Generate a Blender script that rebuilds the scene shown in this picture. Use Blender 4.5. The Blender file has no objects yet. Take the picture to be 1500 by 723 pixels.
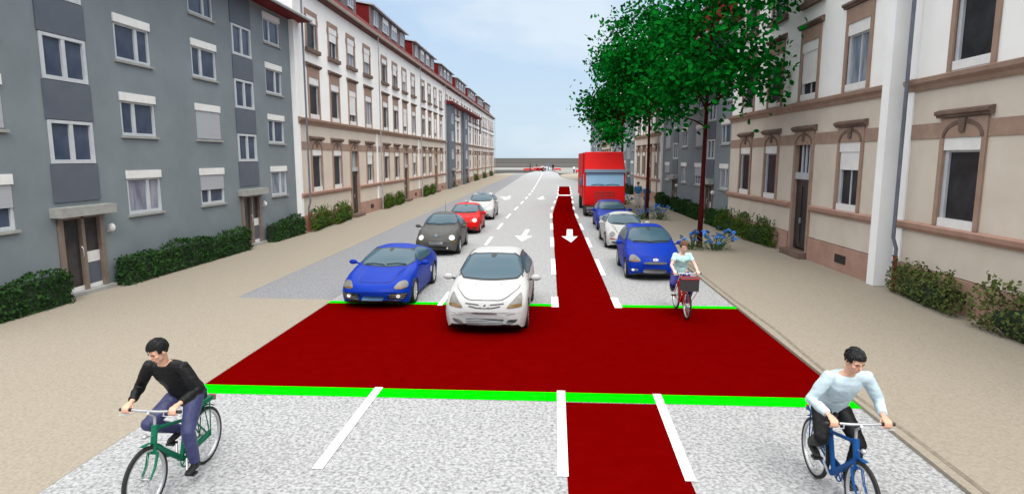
import bpy, bmesh, math, random
import numpy as np
from mathutils import Vector, Matrix, Euler, noise
from mathutils.bvhtree import BVHTree
R = math.radians
rnd = random.Random(7)
scn = bpy.context.scene
col = scn.collection

# ------------------------------------------------------------------ materials
def mat(name, c, rough=.6, c2=None, scale=4, detail=4, lo=.35, hi=.65, bump=0, bscale=None,
        metal=0, coat=0, spec=.5, stretch=None, c3=None):
    m = bpy.data.materials.new(name); m.use_nodes = True
    nt = m.node_tree; b = nt.nodes['Principled BSDF']
    b.inputs['Base Color'].default_value = (*c, 1)
    b.inputs['Roughness'].default_value = rough
    b.inputs['Metallic'].default_value = metal
    b.inputs['Coat Weight'].default_value = coat
    b.inputs['Coat Roughness'].default_value = .12
    b.inputs['Specular IOR Level'].default_value = spec
    if c2 or bump:
        tc = nt.nodes.new('ShaderNodeTexCoord'); mp = nt.nodes.new('ShaderNodeMapping')
        nt.links.new(tc.outputs['Object'], mp.inputs['Vector'])
        if stretch: mp.inputs['Scale'].default_value = stretch
        n = nt.nodes.new('ShaderNodeTexNoise'); n.inputs['Scale'].default_value = scale
        n.inputs['Detail'].default_value = detail; n.inputs['Roughness'].default_value = .62
        nt.links.new(mp.outputs['Vector'], n.inputs['Vector'])
        if c2:
            r = nt.nodes.new('ShaderNodeValToRGB')
            r.color_ramp.elements[0].position = lo; r.color_ramp.elements[0].color = (*c, 1)
            r.color_ramp.elements[1].position = hi; r.color_ramp.elements[1].color = (*c2, 1)
            if c3:
                e = r.color_ramp.elements.new((lo+hi)/2); e.color = (*c3, 1)
            nt.links.new(n.outputs['Fac'], r.inputs['Fac'])
            nt.links.new(r.outputs['Color'], b.inputs['Base Color'])
        if bump:
            n2 = n
            if bscale:
                n2 = nt.nodes.new('ShaderNodeTexNoise'); n2.inputs['Scale'].default_value = bscale
                n2.inputs['Detail'].default_value = 5
                nt.links.new(mp.outputs['Vector'], n2.inputs['Vector'])
            bn = nt.nodes.new('ShaderNodeBump'); bn.inputs['Strength'].default_value = bump
            bn.inputs['Distance'].default_value = .02
            nt.links.new(n2.outputs['Fac'], bn.inputs['Height'])
            nt.links.new(bn.outputs['Normal'], b.inputs['Normal'])
    return m

M = {}
M['asphalt'] = mat('pale cobbled asphalt', (.135,.135,.138), .9, (.42,.42,.424), 22, 10, .30, .60, .5, 50, spec=.2)
M['parking'] = mat('grey setts', (.15,.15,.162), .9, (.285,.285,.298), 20, 8, .35, .65, .4, 40, spec=.2)
M['pavement'] = mat('tan paving', (.24,.207,.163), .9, (.315,.275,.22), 24, 8, .30, .58, .5, 34, spec=.15)
M['kerb'] = mat('dark kerb joint', (.16,.135,.105), .9, (.25,.21,.17), 9, 5, spec=.15)
M['redpaint'] = mat('red road coating', (.112,.0002,.0002), 1, (.122,.0004,.0004), 3, 6, spec=0)
M['green'] = mat('green line paint', (.0,.66,.0), 1, (.003,.74,.003), 8, 5, spec=0)
M['white'] = mat('white road paint', (.82,.82,.82), .8, (.72,.72,.71), 8, 6, .5, .9, spec=.2)
M['farground'] = mat('dark field', (.022,.020,.018), .95, (.12,.112,.10), .005, 9, .35, .66, stretch=(.12,1,1), spec=.05)
M['faroad'] = mat('pale crossroad', (.13,.13,.12), .9, (.36,.35,.33), .12, 6, stretch=(.1,1,1), spec=.1)
M['fardark'] = mat('black tarmac patch', (.02,.02,.02), .9, (.05,.05,.05), .5, 5, spec=.1)
M['greywall'] = mat('grey green render', (.165,.190,.206), .9, (.21,.24,.257), .55, 7, .3, .7, .15, 60, spec=.2)
M['greypanel'] = mat('slate panel', (.085,.098,.125), .6, (.112,.125,.152), .8, 5, spec=.3)
M['whiteframe'] = mat('white frame', (.44,.46,.49), .5, (.53,.55,.57), 2, 4)
M['shutterwhite'] = mat('white shutter box', (.66,.65,.63), .5, (.76,.75,.73), 2, 4)
M['shuttergrey'] = mat('grey shutter slats', (.33,.34,.37), .6, (.38,.39,.42), 3, 4, stretch=(.2,1,12))
M['glassblue'] = mat('blue window glass', (.045,.062,.10), .2, (.085,.105,.15), .9, 4, spec=.35)
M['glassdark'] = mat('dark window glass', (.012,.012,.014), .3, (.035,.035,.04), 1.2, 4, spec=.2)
M['glasspale'] = mat('curtained glass', (.13,.16,.21), .15, (.30,.33,.38), 1.3, 4, stretch=(3,1,.6))
M['doorbrown'] = mat('brown door frame', (.17,.125,.10), .5, (.21,.16,.13), 4, 4)
M['doorglass'] = mat('dark door glass', (.022,.02,.022), .2, (.045,.038,.038), 2, 4)
M['concrete'] = mat('concrete canopy', (.25,.25,.24), .8, (.33,.33,.31), 3, 6, bump=.2)
M['creamwhite'] = mat('white render', (.83,.815,.785), .9, (.89,.88,.855), .7, 8, .3, .7, .12, 50, spec=.2)
M['beige'] = mat('beige render', (.55,.475,.395), .9, (.64,.565,.485), .8, 8, .3, .7, .2, 40, spec=.2)
M['sandstone'] = mat('brown sandstone', (.27,.175,.13), .85, (.36,.25,.195), 2.5, 7, .3, .7, .3, 25, spec=.2)
M['hoodstone'] = mat('weathered stone hood', (.11,.07,.055), .85, (.20,.14,.115), 3, 7, .3, .7, .3, 25, spec=.2)
M['pinkstone'] = mat('pink sandstone', (.33,.19,.145), .85, (.43,.27,.215), 1.6, 8, .3, .7, .3, 20, spec=.2)
M['whitepilaster'] = mat('white corner render', (.82,.81,.80), .85, (.88,.87,.86), .6, 6, spec=.2)
M['roof'] = mat('dark red roof', (.105,.003,.004), .7, (.15,.006,.006), 2, 6, bump=.2, spec=.2, stretch=(1,1,5))
M['soffit'] = mat('brown soffit', (.075,.02,.018), .8, (.11,.035,.03), 3, 5)
M['gutter'] = mat('beige gutter', (.40,.33,.27), .5, (.48,.41,.35), 4, 4)
M['dormerface'] = mat('dormer cladding', (.13,.095,.095), .7, (.18,.135,.13), 3, 5)
M['lead'] = mat('lead edge', (.36,.38,.40), .5, (.45,.47,.49), 3, 5)
M['pipe'] = mat('zinc downpipe', (.30,.30,.31), .45, (.38,.38,.39), 3, 4, metal=.2)
M['pipedark'] = mat('slate downpipe', (.11,.12,.16), .45, (.16,.17,.21), 3, 4)
M['pipered'] = mat('red pipe foot', (.22,.03,.025), .6, (.28,.05,.04), 4, 4)
M['blackdoor'] = mat('black door', (.008,.008,.009), .35, (.02,.02,.02), 3, 5)
M['vent'] = mat('cellar vent', (.02,.015,.012), .8)
M['trunk'] = mat('red brown bark', (.030,.002,.002), .9, (.062,.005,.004), 6, 7, bump=.5, stretch=(1,1,.25), spec=.1)
def leafmat(name, a, b):
    m = mat(name, a, .9, b, 1.3, 3, .3, .7, spec=.03); return m
M['leaf'] = leafmat('tree leaf', (.0007,.066,.006), (.0026,.15,.013))
M['hedge'] = leafmat('hedge leaf', (.014,.042,.010), (.036,.088,.022))
M['bush'] = leafmat('bush leaf', (.035,.075,.010), (.09,.15,.025))
M['bushdark'] = leafmat('olive bush leaf', (.065,.088,.024), (.14,.165,.055))
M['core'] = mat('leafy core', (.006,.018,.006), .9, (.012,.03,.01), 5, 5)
M['petal'] = mat('blue petal', (.025,.15,.52), .7, (.06,.25,.66), 9, 3)
M['petaldark'] = mat('flower centre', (.02,.06,.3), .7)
M['stem'] = mat('flower stem', (.05,.11,.03), .7, (.08,.16,.045), 6, 3)
M['tyre'] = mat('tyre rubber', (.009,.009,.009), .8, (.016,.016,.016), 10, 4)
M['rim'] = mat('alloy rim', (.5,.5,.52), .35, (.6,.6,.62), 5, 3, metal=.5)
M['carglass'] = mat('tinted car glass', (.032,.072,.10), .2, (.038,.082,.112), .5, 2, coat=.05, spec=.25)
M['truckglass'] = mat('pale windscreen', (.26,.45,.64), .35, (.30,.49,.68), .4, 2, coat=.05, spec=.25)
M['blackplastic'] = mat('black plastic', (.008,.008,.009), .5, (.014,.014,.014), 8, 4)
M['greyplastic'] = mat('grey plastic', (.07,.07,.075), .5, (.09,.09,.095), 8, 4)
M['silver'] = mat('silver trim', (.45,.45,.46), .3, (.55,.55,.56), 8, 3, metal=.6)
M['lamp'] = mat('headlamp lens', (.14,.135,.125), .25, (.20,.19,.18), 6, 3, coat=.15, spec=.3)
M['lampwhite'] = mat('clear lamp', (.75,.75,.73), .12, (.82,.82,.8), 6, 3, coat=.8)
M['amber'] = mat('amber lens', (.13,.065,.012), .2, (.19,.1,.02), 8, 3, coat=.6)
M['redlens'] = mat('red lens', (.3,.01,.01), .2, (.36,.02,.02), 8, 3, coat=.6)
M['plate'] = mat('blank number plate', (.30,.31,.32), .5, (.36,.37,.38), 5, 3)
M['plateblue'] = mat('blue grey plate', (.06,.12,.2), .4, (.08,.15,.24), 5, 3)
def paint(n, c, rough=.42):
    return mat(n, c, rough, tuple(min(1, x*1.07+.001) for x in c), .8, 3, coat=0, spec=.10)
M['blue'] = paint('blue car paint', (.002,.028,.30))
M['whitecar'] = paint('white car paint', (.42,.42,.415))
M['greycar'] = paint('grey car paint', (.075,.073,.069), .4)
M['redcar'] = paint('red car paint', (.55,.006,.006))
M['truckred'] = paint('red lorry paint', (.66,.010,.010), .55)
M['truckside'] = paint('red lorry box', (.5,.008,.008), .55)
M['bikegreen'] = paint('green bicycle paint', (.008,.13,.07))
M['bikeblue'] = paint('blue bicycle paint', (.010,.075,.25))
M['bikered'] = paint('red bicycle paint', (.56,.01,.012))
M['chrome'] = mat('satin chrome', (.42,.42,.43), .3, (.5,.5,.51), 8, 3, metal=.6)
M['mesh'] = mat('dark basket', (.03,.03,.032), .7, (.045,.045,.047), 30, 3)
M['skin'] = mat('skin', (.62,.33,.22), .55, (.70,.40,.28), 14, 4, spec=.3)
M['skinpale'] = mat('pale skin', (.68,.42,.34), .55, (.76,.5,.42), 14, 4, spec=.3)
M['lip'] = mat('lips', (.42,.15,.12), .5)
M['eyewhite'] = mat('eye white', (.28,.20,.17), .7)
M['iris'] = mat('eye iris', (.04,.025,.015), .2)
M['hairblack'] = mat('black hair', (.004,.004,.004), .5, (.010,.010,.010), 40, 4, stretch=(1,.2,1), spec=.3)
M['hairbrown'] = mat('auburn hair', (.10,.032,.008), .5, (.16,.055,.014), 40, 4, stretch=(1,.2,1))
def cloth(n, c, rough=.7, spec=.3):
    return mat(n, c, rough, tuple(x*1.25+.003 for x in c), 5, 5, bump=.25, bscale=9, spec=spec)
M['jumperblack'] = cloth('black jumper', (.004,.004,.0045), .5, .22)
M['jumperblue'] = cloth('pale blue jumper', (.44,.54,.58))
M['jeans'] = cloth('indigo trousers', (.035,.04,.115), .5, .4)
M['trousersblack'] = cloth('black trousers', (.004,.004,.005), .55, .22)
M['teal'] = cloth('mint shirt', (.42,.68,.66))
M['navy'] = cloth('navy trousers', (.02,.02,.16), .5)
M['shoeblack'] = cloth('black shoe', (.012,.012,.012), .5)
M['shoewhite'] = cloth('white shoe', (.7,.68,.66), .6)
M['shirtblue'] = cloth('blue shirt', (.05,.22,.46))
M['trouserswhite'] = cloth('white trousers', (.74,.74,.74))
M['barred'] = mat('red barrier', (.6,.012,.012), .6, (.68,.02,.02), 2, 4)
M['barwhite'] = mat('white barrier', (.75,.75,.75), .6, (.8,.8,.8), 2, 4)
M['postblue'] = mat('blue post', (.06,.15,.36), .6, (.09,.2,.42), 2, 4)
M['postdark'] = mat('dark post', (.03,.03,.035), .6)

# ------------------------------------------------------------------ mesh helpers
class MB:
    def __init__(s): s.v = []; s.f = []; s.m = []; s.cur = 0
    def add(s, vs, fs):
        o = len(s.v); s.v += [tuple(v) for v in vs]
        for f in fs: s.f.append(tuple(i+o for i in f)); s.m.append(s.cur)
    def box(s, x0, x1, y0, y1, z0, z1):
        s.add([(x0,y0,z0),(x1,y0,z0),(x1,y1,z0),(x0,y1,z0),(x0,y0,z1),(x1,y0,z1),(x1,y1,z1),(x0,y1,z1)],
              [(3,2,1,0),(4,5,6,7),(0,1,5,4),(1,2,6,5),(2,3,7,6),(3,0,4,7)])
    def prism_x(s, poly, x0, x1):           # poly in (y,z)
        n = len(poly)
        s.add([(x0,a,b) for a,b in poly]+[(x1,a,b) for a,b in poly],
              [tuple(range(n-1,-1,-1)), tuple(range(n,2*n))]+[(i,(i+1)%n,n+(i+1)%n,n+i) for i in range(n)])
    def prism_z(s, poly, z0, z1):
        n = len(poly)
        s.add([(a,b,z0) for a,b in poly]+[(a,b,z1) for a,b in poly],
              [tuple(range(n-1,-1,-1)), tuple(range(n,2*n))]+[(i,(i+1)%n,n+(i+1)%n,n+i) for i in range(n)])
    def prism_y(s, poly, y0, y1):
        n = len(poly)
        s.add([(a,y0,b) for a,b in poly]+[(a,y1,b) for a,b in poly],
              [tuple(range(n)), tuple(range(2*n-1,n-1,-1))]+[(i,n+i,n+(i+1)%n,(i+1)%n) for i in range(n)])
    def tube(s, pts, rad, seg=8, ref=None, caps=True):
        P = [Vector(p) for p in pts]; n = len(P)
        if not isinstance(rad, (list, tuple)): rad = [rad]*n
        vs = []
        for i in range(n):
            T = (P[min(i+1,n-1)]-P[max(i-1,0)]).normalized()
            a = Vector(ref) if ref else Vector((1,0,0))
            if abs(T.dot(a)) > .93: a = Vector((0,0,1)) if abs(T.z) < .9 else Vector((0,1,0))
            A = (a-T*a.dot(T)).normalized(); B = T.cross(A)
            r = rad[i]; ra, rb = (r if isinstance(r, (list,tuple)) else (r, r))
            for k in range(seg):
                t = 2*math.pi*k/seg
                vs.append(P[i]+A*ra*math.cos(t)+B*rb*math.sin(t))
        fs = [(i*seg+k, i*seg+(k+1)%seg, (i+1)*seg+(k+1)%seg, (i+1)*seg+k) for i in range(n-1) for k in range(seg)]
        if caps: fs += [tuple(range(seg-1,-1,-1)), tuple((n-1)*seg+k for k in range(seg))]
        s.add(vs, fs)
    def ell(s, c, r, seg=16, rings=10, mat3=None):
        vs = [(0,0,-1)]; c = Vector(c)
        for i in range(1, rings):
            p = -math.pi/2+math.pi*i/rings
            vs += [(math.cos(p)*math.cos(2*math.pi*k/seg), math.cos(p)*math.sin(2*math.pi*k/seg), math.sin(p)) for k in range(seg)]
        vs.append((0,0,1)); n = len(vs)
        fs = [(0, 1+(k+1)%seg, 1+k) for k in range(seg)]
        for i in range(rings-2):
            a = 1+i*seg
            fs += [(a+k, a+(k+1)%seg, a+seg+(k+1)%seg, a+seg+k) for k in range(seg)]
        a = 1+(rings-2)*seg
        fs += [(a+k, a+(k+1)%seg, n-1) for k in range(seg)]
        out = []
        for v in vs:
            w = Vector((v[0]*r[0], v[1]*r[1], v[2]*r[2]))
            if mat3: w = mat3 @ w
            out.append(w+c)
        s.add(out, fs)
    def lathe_x(s, prof, c=(0,0,0), seg=28):       # prof: closed list of (x, r); axis X
        n = len(prof); vs = []
        for k in range(seg):
            t = 2*math.pi*k/seg
            vs += [(c[0]+x, c[1]+r*math.cos(t), c[2]+r*math.sin(t)) for x, r in prof]
        fs = [(k*n+i, k*n+(i+1)%n, ((k+1)%seg)*n+(i+1)%n, ((k+1)%seg)*n+i) for k in range(seg) for i in range(n)]
        s.add(vs, fs)
    def mesh(s, name, mats, smooth=False, sharp=None, fix=True):
        me = bpy.data.meshes.new(name); me.from_pydata(s.v, [], s.f)
        for m in (mats if isinstance(mats, (list,tuple)) else [mats]): me.materials.append(M[m] if isinstance(m, str) else m)
        me.polygons.foreach_set('material_index', s.m)
        if fix or sharp:
            bm = bmesh.new(); bm.from_mesh(me)
            if fix: bmesh.ops.recalc_face_normals(bm, faces=bm.faces)
            if smooth:
                for f in bm.faces: f.smooth = True
                if sharp:
                    for e in bm.edges:
                        if len(e.link_faces) == 2 and e.calc_face_angle(0) > R(sharp): e.smooth = False
            bm.to_mesh(me); bm.free()
        elif smooth:
            me.polygons.foreach_set('use_smooth', [True]*len(me.polygons))
        me.update()
        return me
    def build(s, name, mats, parent=None, smooth=False, sharp=40, fix=True):
        o = bpy.data.objects.new(name, s.mesh(name, mats, smooth, sharp, fix)); col.objects.link(o)
        if parent: o.parent = parent
        return o

def tag(o, label=None, cat=None, group=None, kind=None):
    if label: o['label'] = label
    if cat: o['category'] = cat
    if group: o['group'] = group
    if kind: o['kind'] = kind
    return o
def empty(name, loc=(0,0,0), rz=0, parent=None):
    o = bpy.data.objects.new(name, None); col.objects.link(o)
    o.location = loc; o.rotation_euler = (0,0,rz); o.empty_display_size = .3
    if parent: o.parent = parent
    return o
def objm(name, me, parent=None, loc=(0,0,0)):
    o = bpy.data.objects.new(name, me); col.objects.link(o); o.location = loc
    if parent: o.parent = parent
    return o
def kids(o): return [c for c in bpy.data.objects if c.parent == o]
def copy_tree(o, parent=None):
    tree = {}
    for c in bpy.data.objects:
        if c.parent: tree.setdefault(c.parent.name, []).append(c)
    def rec(a, p):
        c = a.copy(); col.objects.link(c); c.parent = p
        for ch in tree.get(a.name, []): rec(ch, c)
        return c
    return rec(o, parent)
def rect(x0, x1, y0, y1): return [(x0,y0),(x1,y0),(x1,y1),(x0,y1)]
def sheet(name, polys, z, m, parent=None):
    b = MB()
    for p in polys: b.add([(x,y,z) for x,y in p], [tuple(range(len(p)))])
    return b.build(name, m, parent)
def pchip(pts, x):
    X = [p[0] for p in pts]; Y = [p[1] for p in pts]; n = len(X)
    if n == 1: return Y[0]
    h = [X[i+1]-X[i] for i in range(n-1)]; d = [(Y[i+1]-Y[i])/h[i] for i in range(n-1)]
    m = [0]*n; m[0] = d[0]; m[-1] = d[-1]
    for i in range(1, n-1):
        if d[i-1]*d[i] <= 0: m[i] = 0
        else:
            w1 = 2*h[i]+h[i-1]; w2 = h[i]+2*h[i-1]; m[i] = (w1+w2)/(w1/d[i-1]+w2/d[i])
    if x <= X[0]: return Y[0]
    if x >= X[-1]: return Y[-1]
    i = max(k for k in range(n-1) if X[k] <= x)
    t = (x-X[i])/h[i]
    return (2*t**3-3*t*t+1)*Y[i]+(t**3-2*t*t+t)*h[i]*m[i]+(-2*t**3+3*t*t)*Y[i+1]+(t**3-t*t)*h[i]*m[i+1]

# ------------------------------------------------------------------ world, sun, camera
w = bpy.data.worlds.new('World'); scn.world = w; w.use_nodes = True
nt = w.node_tree; bg = nt.nodes['Background']; bg.inputs['Strength'].default_value = .06
sky = nt.nodes.new('ShaderNodeTexSky'); sky.sky_type = 'NISHITA'; sky.sun_disc = False
SUN_AZ, SUN_EL = 164, 47             # compass degrees clockwise from +Y (the sun stands behind the camera, a little right)
sky.sun_elevation = R(SUN_EL); sky.sun_rotation = R(SUN_AZ); sky.air_density = 1.0; sky.dust_density = 1.5
tc = nt.nodes.new('ShaderNodeTexCoord')
mp = nt.nodes.new('ShaderNodeMapping'); mp.inputs['Scale'].default_value = (2.2, 2.2, 5)
cn = nt.nodes.new('ShaderNodeTexNoise'); cn.inputs['Scale'].default_value = 1.4; cn.inputs['Detail'].default_value = 5
cn.inputs['Roughness'].default_value = .5
rp = nt.nodes.new('ShaderNodeValToRGB')
rp.color_ramp.elements[0].position = .30; rp.color_ramp.elements[0].color = (.80,.80,.80,1)
rp.color_ramp.elements[1].position = .75; rp.color_ramp.elements[1].color = (.97,.97,.97,1)
mx = nt.nodes.new('ShaderNodeMix'); mx.data_type = 'RGBA'
sx_ = nt.nodes.new('ShaderNodeSeparateXYZ'); nt.links.new(tc.outputs['Generated'], sx_.inputs[0])
zr = nt.nodes.new('ShaderNodeValToRGB')            # overcast sky: pale blue towards the horizon, unseen zenith brightened to lift the ambient light
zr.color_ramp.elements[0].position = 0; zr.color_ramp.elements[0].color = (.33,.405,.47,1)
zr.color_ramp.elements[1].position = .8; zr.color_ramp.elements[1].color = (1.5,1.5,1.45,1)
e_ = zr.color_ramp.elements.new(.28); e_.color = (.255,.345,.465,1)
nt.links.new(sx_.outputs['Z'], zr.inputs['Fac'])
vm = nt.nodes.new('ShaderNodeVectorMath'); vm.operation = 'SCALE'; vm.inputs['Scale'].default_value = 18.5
cm = nt.nodes.new('ShaderNodeMix'); cm.data_type = 'RGBA'; cm.inputs['B'].default_value = (.40,.445,.485,1)
cr_ = nt.nodes.new('ShaderNodeMapRange'); cr_.inputs['From Min'].default_value = .47; cr_.inputs['From Max'].default_value = .62
cr_.inputs['To Max'].default_value = .75; nt.links.new(cn.outputs['Fac'], cr_.inputs['Value']); nt.links.new(cr_.outputs['Result'], cm.inputs['Factor'])
mx2 = nt.nodes.new('ShaderNodeMix'); mx2.data_type = 'RGBA'; mx2.blend_type = 'LIGHTEN'; mx2.inputs['Factor'].default_value = 1
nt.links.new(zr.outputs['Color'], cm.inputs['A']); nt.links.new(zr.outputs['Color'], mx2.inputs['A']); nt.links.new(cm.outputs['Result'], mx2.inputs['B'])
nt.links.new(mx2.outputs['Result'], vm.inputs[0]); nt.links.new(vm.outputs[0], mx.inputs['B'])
nt.links.new(tc.outputs['Generated'], mp.inputs['Vector']); nt.links.new(mp.outputs['Vector'], cn.inputs['Vector'])
nt.links.new(cn.outputs['Fac'], rp.inputs['Fac']); nt.links.new(rp.outputs['Color'], mx.inputs['Factor'])
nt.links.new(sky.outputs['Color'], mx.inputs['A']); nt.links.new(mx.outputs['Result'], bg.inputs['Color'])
sd = bpy.data.lights.new('sun', 'SUN'); sd.energy = 1.05; sd.angle = R(22); sd.color = (1, .96, .9)
so = bpy.data.objects.new('sun', sd); col.objects.link(so)
az, el = R(SUN_AZ), R(SUN_EL)
sv = Vector((math.sin(az)*math.cos(el), math.cos(az)*math.cos(el), math.sin(el)))
so.rotation_euler = (-sv).to_track_quat('-Z', 'Y').to_euler(); so.location = sv*40
cd = bpy.data.cameras.new('camera'); cam = bpy.data.objects.new('camera', cd); col.objects.link(cam)
cd.sensor_width = 36; cd.lens = 36*900/1500; cd.clip_end = 9000; cd.clip_start = .05
cam.location = (0, 0, 3.7); cam.rotation_euler = (math.pi/2-.143996, 0, .060405); scn.camera = cam
scn.render.resolution_x = 1024; scn.render.resolution_y = 493
vs_ = scn.view_settings; vs_.view_transform = 'Standard'; vs_.look = 'None'; vs_.exposure = .9; vs_.gamma = 1
scn.render.engine = 'CYCLES'

# ------------------------------------------------------------------ ground, road, pavements
PV = .06                               # height of the right pavement
gb = MB(); gb.add([(-3500,-400,0),(3500,-400,0),(3500,6000,0),(-3500,6000,0)], [(0,1,2,3)])
tag(gb.build('ground', 'farground'), kind='structure')
road = tag(sheet('road', [[(-5.65,-14),(4.66,-14),(4.66,96),(4.3,104),(2.2,120),(2.0,152),(-1,190),(-2.6,190),(-5.3,152),(-5.65,120)]], .008, 'asphalt'), kind='structure')
tag(sheet('parking_lane', [[(-8.3,15.55),(-5.65,15.5),(-5.65,120),(-5.3,152),(-8.1,152)]], .008, 'parking'), kind='structure')
sw = MB()
sw.prism_z([(-13.2,-14),(-5.65,-14),(-5.65,15.5),(-8.3,15.55),(-8.1,152),(-10.5,150),(-14,136),(-14,40)], -.04, .012)
tag(sw.build('pavement', 'pavement'), kind='structure')
sr = MB()
sr.prism_z([(4.66,-14),(10.2,-14),(10.2,60),(9.2,112),(9,150),(5,146),(3.0,140),(2.2,130),(2.2,120),(4.3,104),(4.66,96)], -.03, PV)
tag(sr.build('pavement', 'pavement'), kind='structure')
kb = MB()
kp = [(4.80,-14),(4.82,8),(4.76,9.5),(4.78,11),(4.86,13),(4.80,16),(4.84,26),(4.82,60),(4.82,96)]
kb.prism_z([(x-.035,y) for x,y in kp]+[(x+.035,y) for x,y in reversed(kp)], PV-.02, PV+.004)
tag(kb.build('kerb', 'kerb'), kind='structure')
tag(sheet('crossroad', [[(-120,182),(-1.4,190),(160,200),(160,245),(-120,225)],[(2.5,152),(9,152),(40,170),(40,195),(-.5,188)]], .004, 'faroad'), kind='structure')
tag(sheet('tarmac', [[(-16,153),(-8,153.5),(-4.8,154),(-3.6,170),(-12,166),(-18,158)],[(3.2,150.6),(8.5,151),(9.5,166),(6,164),(2.8,153)]], .0025, 'fardark'), kind='structure')
# painted areas: children of the road
rb = sheet('red_crossing', [[(-5.64,9.26),(4.655,9.26),(4.655,15.1),(-5.64,15.1)]], .012, 'redpaint', road)
bl = sheet('bike_lane', [[(.24,15.1),(1.66,15.1),(1.68,40),(2.12,60.6),(.88,60.6),(.2,40)],[(.88,62.2),(2.15,62.2),(2.6,80.5),(1.28,80.5)],[(.24,-14),(1.66,-14),(1.66,8.98),(.24,8.98)]], .012, 'redpaint', road)
bl['label'] = 'dark red cycle lane'
for a, b, xs in ((9.0, 9.36, ((-5.64, 4.7),)), (15.1, 15.34, ((-5.66, .08), (1.86, 4.7)))):
    o = sheet('green_line', [rect(x0, x1, a, b) for x0, x1 in xs], .016, 'green', road)
sheet('transverse_line', [[(.86,60.7),(2.14,60.7),(2.15,62.1),(.87,62.1)]], .016, 'white', road)
def dash(x0, y0, x1, y1, wd=.13):
    sheet('lane_line', [[(x0-wd/2,y0),(x0+wd/2,y0),(x1+wd/2,y1),(x1-wd/2,y1)]], .020, 'white', road)
dash(-2.75, 6.75, -2.73, 9.4); dash(.19, 6.75, .215, 9.43); dash(1.66, 6.73, 1.72, 9.38)
dash(-2.74, 15.0, -2.73, 16.6)
y = 19.85
while y < 150:
    L = 2.85
    xc = pchip([(15,-2.74),(38,-2.62),(47,-2.35),(70,-1.9),(120,-1.7),(150,-1.6)], y); xc2 = pchip([(15,-2.74),(38,-2.62),(47,-2.35),(70,-1.9),(120,-1.7),(150,-1.6)], y+L)
    dash(xc, y, xc2, y+L, .14 if y < 60 else .18); y += 5.97
for k in range(12):
    y = 13.1+k*6.2 if k else 15.0
    L = 1.15 if k == 0 else 3.1 if k < 11 else 1.2
    fl = lambda t: pchip([(15,.17),(40,.14),(60.6,.80),(80.5,1.2)], t)
    fr = lambda t: pchip([(15,1.74),(40,1.76),(60.6,2.2),(80.5,2.68)], t)
    dash(fl(y), y, fl(y+L), y+L, .15 if k else .18); dash(fr(y), y, fr(y+L), y+L, .15 if k else .18)
def arrow(x, y, L=4.6, wd=.22, hw=.42, bend=0):
    p = [(x-wd/2+.1, y+L), (x+wd/2+.1, y+L), (x+wd/2, y+L*.42), (x+hw, y+L*.42), (x, y), (x-hw, y+L*.42), (x-wd/2, y+L*.42)]
    polys = [p]
    if bend: polys = [p, [(x-wd/2-.6, y+L*.63), (x-wd/2-.02, y+L*.58), (x-wd/2-.02, y+L*.72), (x-wd/2-.6, y+L*.75)]]
    sheet('arrow', polys, .020, 'white', road)
arrow(-1.2, 27.1); arrow(.98, 26.9, 5.0, .3, .38); arrow(-3.9, 54.2, 5.4, .28, .45, 1); arrow(-.75, 54.5, 5, .26, .42)
# ------------------------------------------------------------------ buildings (local: x along the front, y into the house, z up)
def wall_holes(b, x0, x1, z0, z1, holes, y=0, dep=.2):
    xs = sorted({x0, x1} | {h[0] for h in holes} | {h[1] for h in holes}); zs = sorted({z0, z1} | {h[2] for h in holes} | {h[3] for h in holes})
    xs = [v for v in xs if x0 <= v <= x1]; zs = [v for v in zs if z0 <= v <= z1]
    for i in range(len(xs)-1):
        for j in range(len(zs)-1):
            cx, cz = (xs[i]+xs[i+1])/2, (zs[j]+zs[j+1])/2
            if any(h[0] < cx < h[1] and h[2] < cz < h[3] for h in holes): continue
            b.add([(xs[i],y,zs[j]),(xs[i+1],y,zs[j]),(xs[i+1],y,zs[j+1]),(xs[i],y,zs[j+1])], [(0,1,2,3)])
    for a, c, d, e in holes:
        d2, e2 = max(d, z0), min(e, z1)
        b.add([(a,y,d2),(a,y+dep,d2),(a,y+dep,e2),(a,y,e2)], [(0,1,2,3)])
        b.add([(c,y,d2),(c,y+dep,d2),(c,y+dep,e2),(c,y,e2)], [(3,2,1,0)])
        if d >= z0: b.add([(a,y,d),(c,y,d),(c,y+dep,d),(a,y+dep,d)], [(0,1,2,3)])
        if e <= z1: b.add([(a,y,e),(c,y,e),(c,y+dep,e),(a,y+dep,e)], [(3,2,1,0)])
def shell(b, x0, x1, y1, z0, z1, y0=0):
    b.add([(x0,y0,z0),(x0,y1,z0),(x0,y1,z1),(x0,y0,z1)], [(3,2,1,0)])
    b.add([(x1,y0,z0),(x1,y1,z0),(x1,y1,z1),(x1,y0,z1)], [(0,1,2,3)])
    b.add([(x0,y1,z0),(x1,y1,z0),(x1,y1,z1),(x0,y1,z1)], [(3,2,1,0)])
_mc = {}
def cached(key, fn):
    if key not in _mc: _mc[key] = fn()
    return _mc[key]
def boxm(name, m, *boxes):
    b = MB()
    for q in boxes: b.box(*q)
    return b.mesh(name, m)

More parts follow.
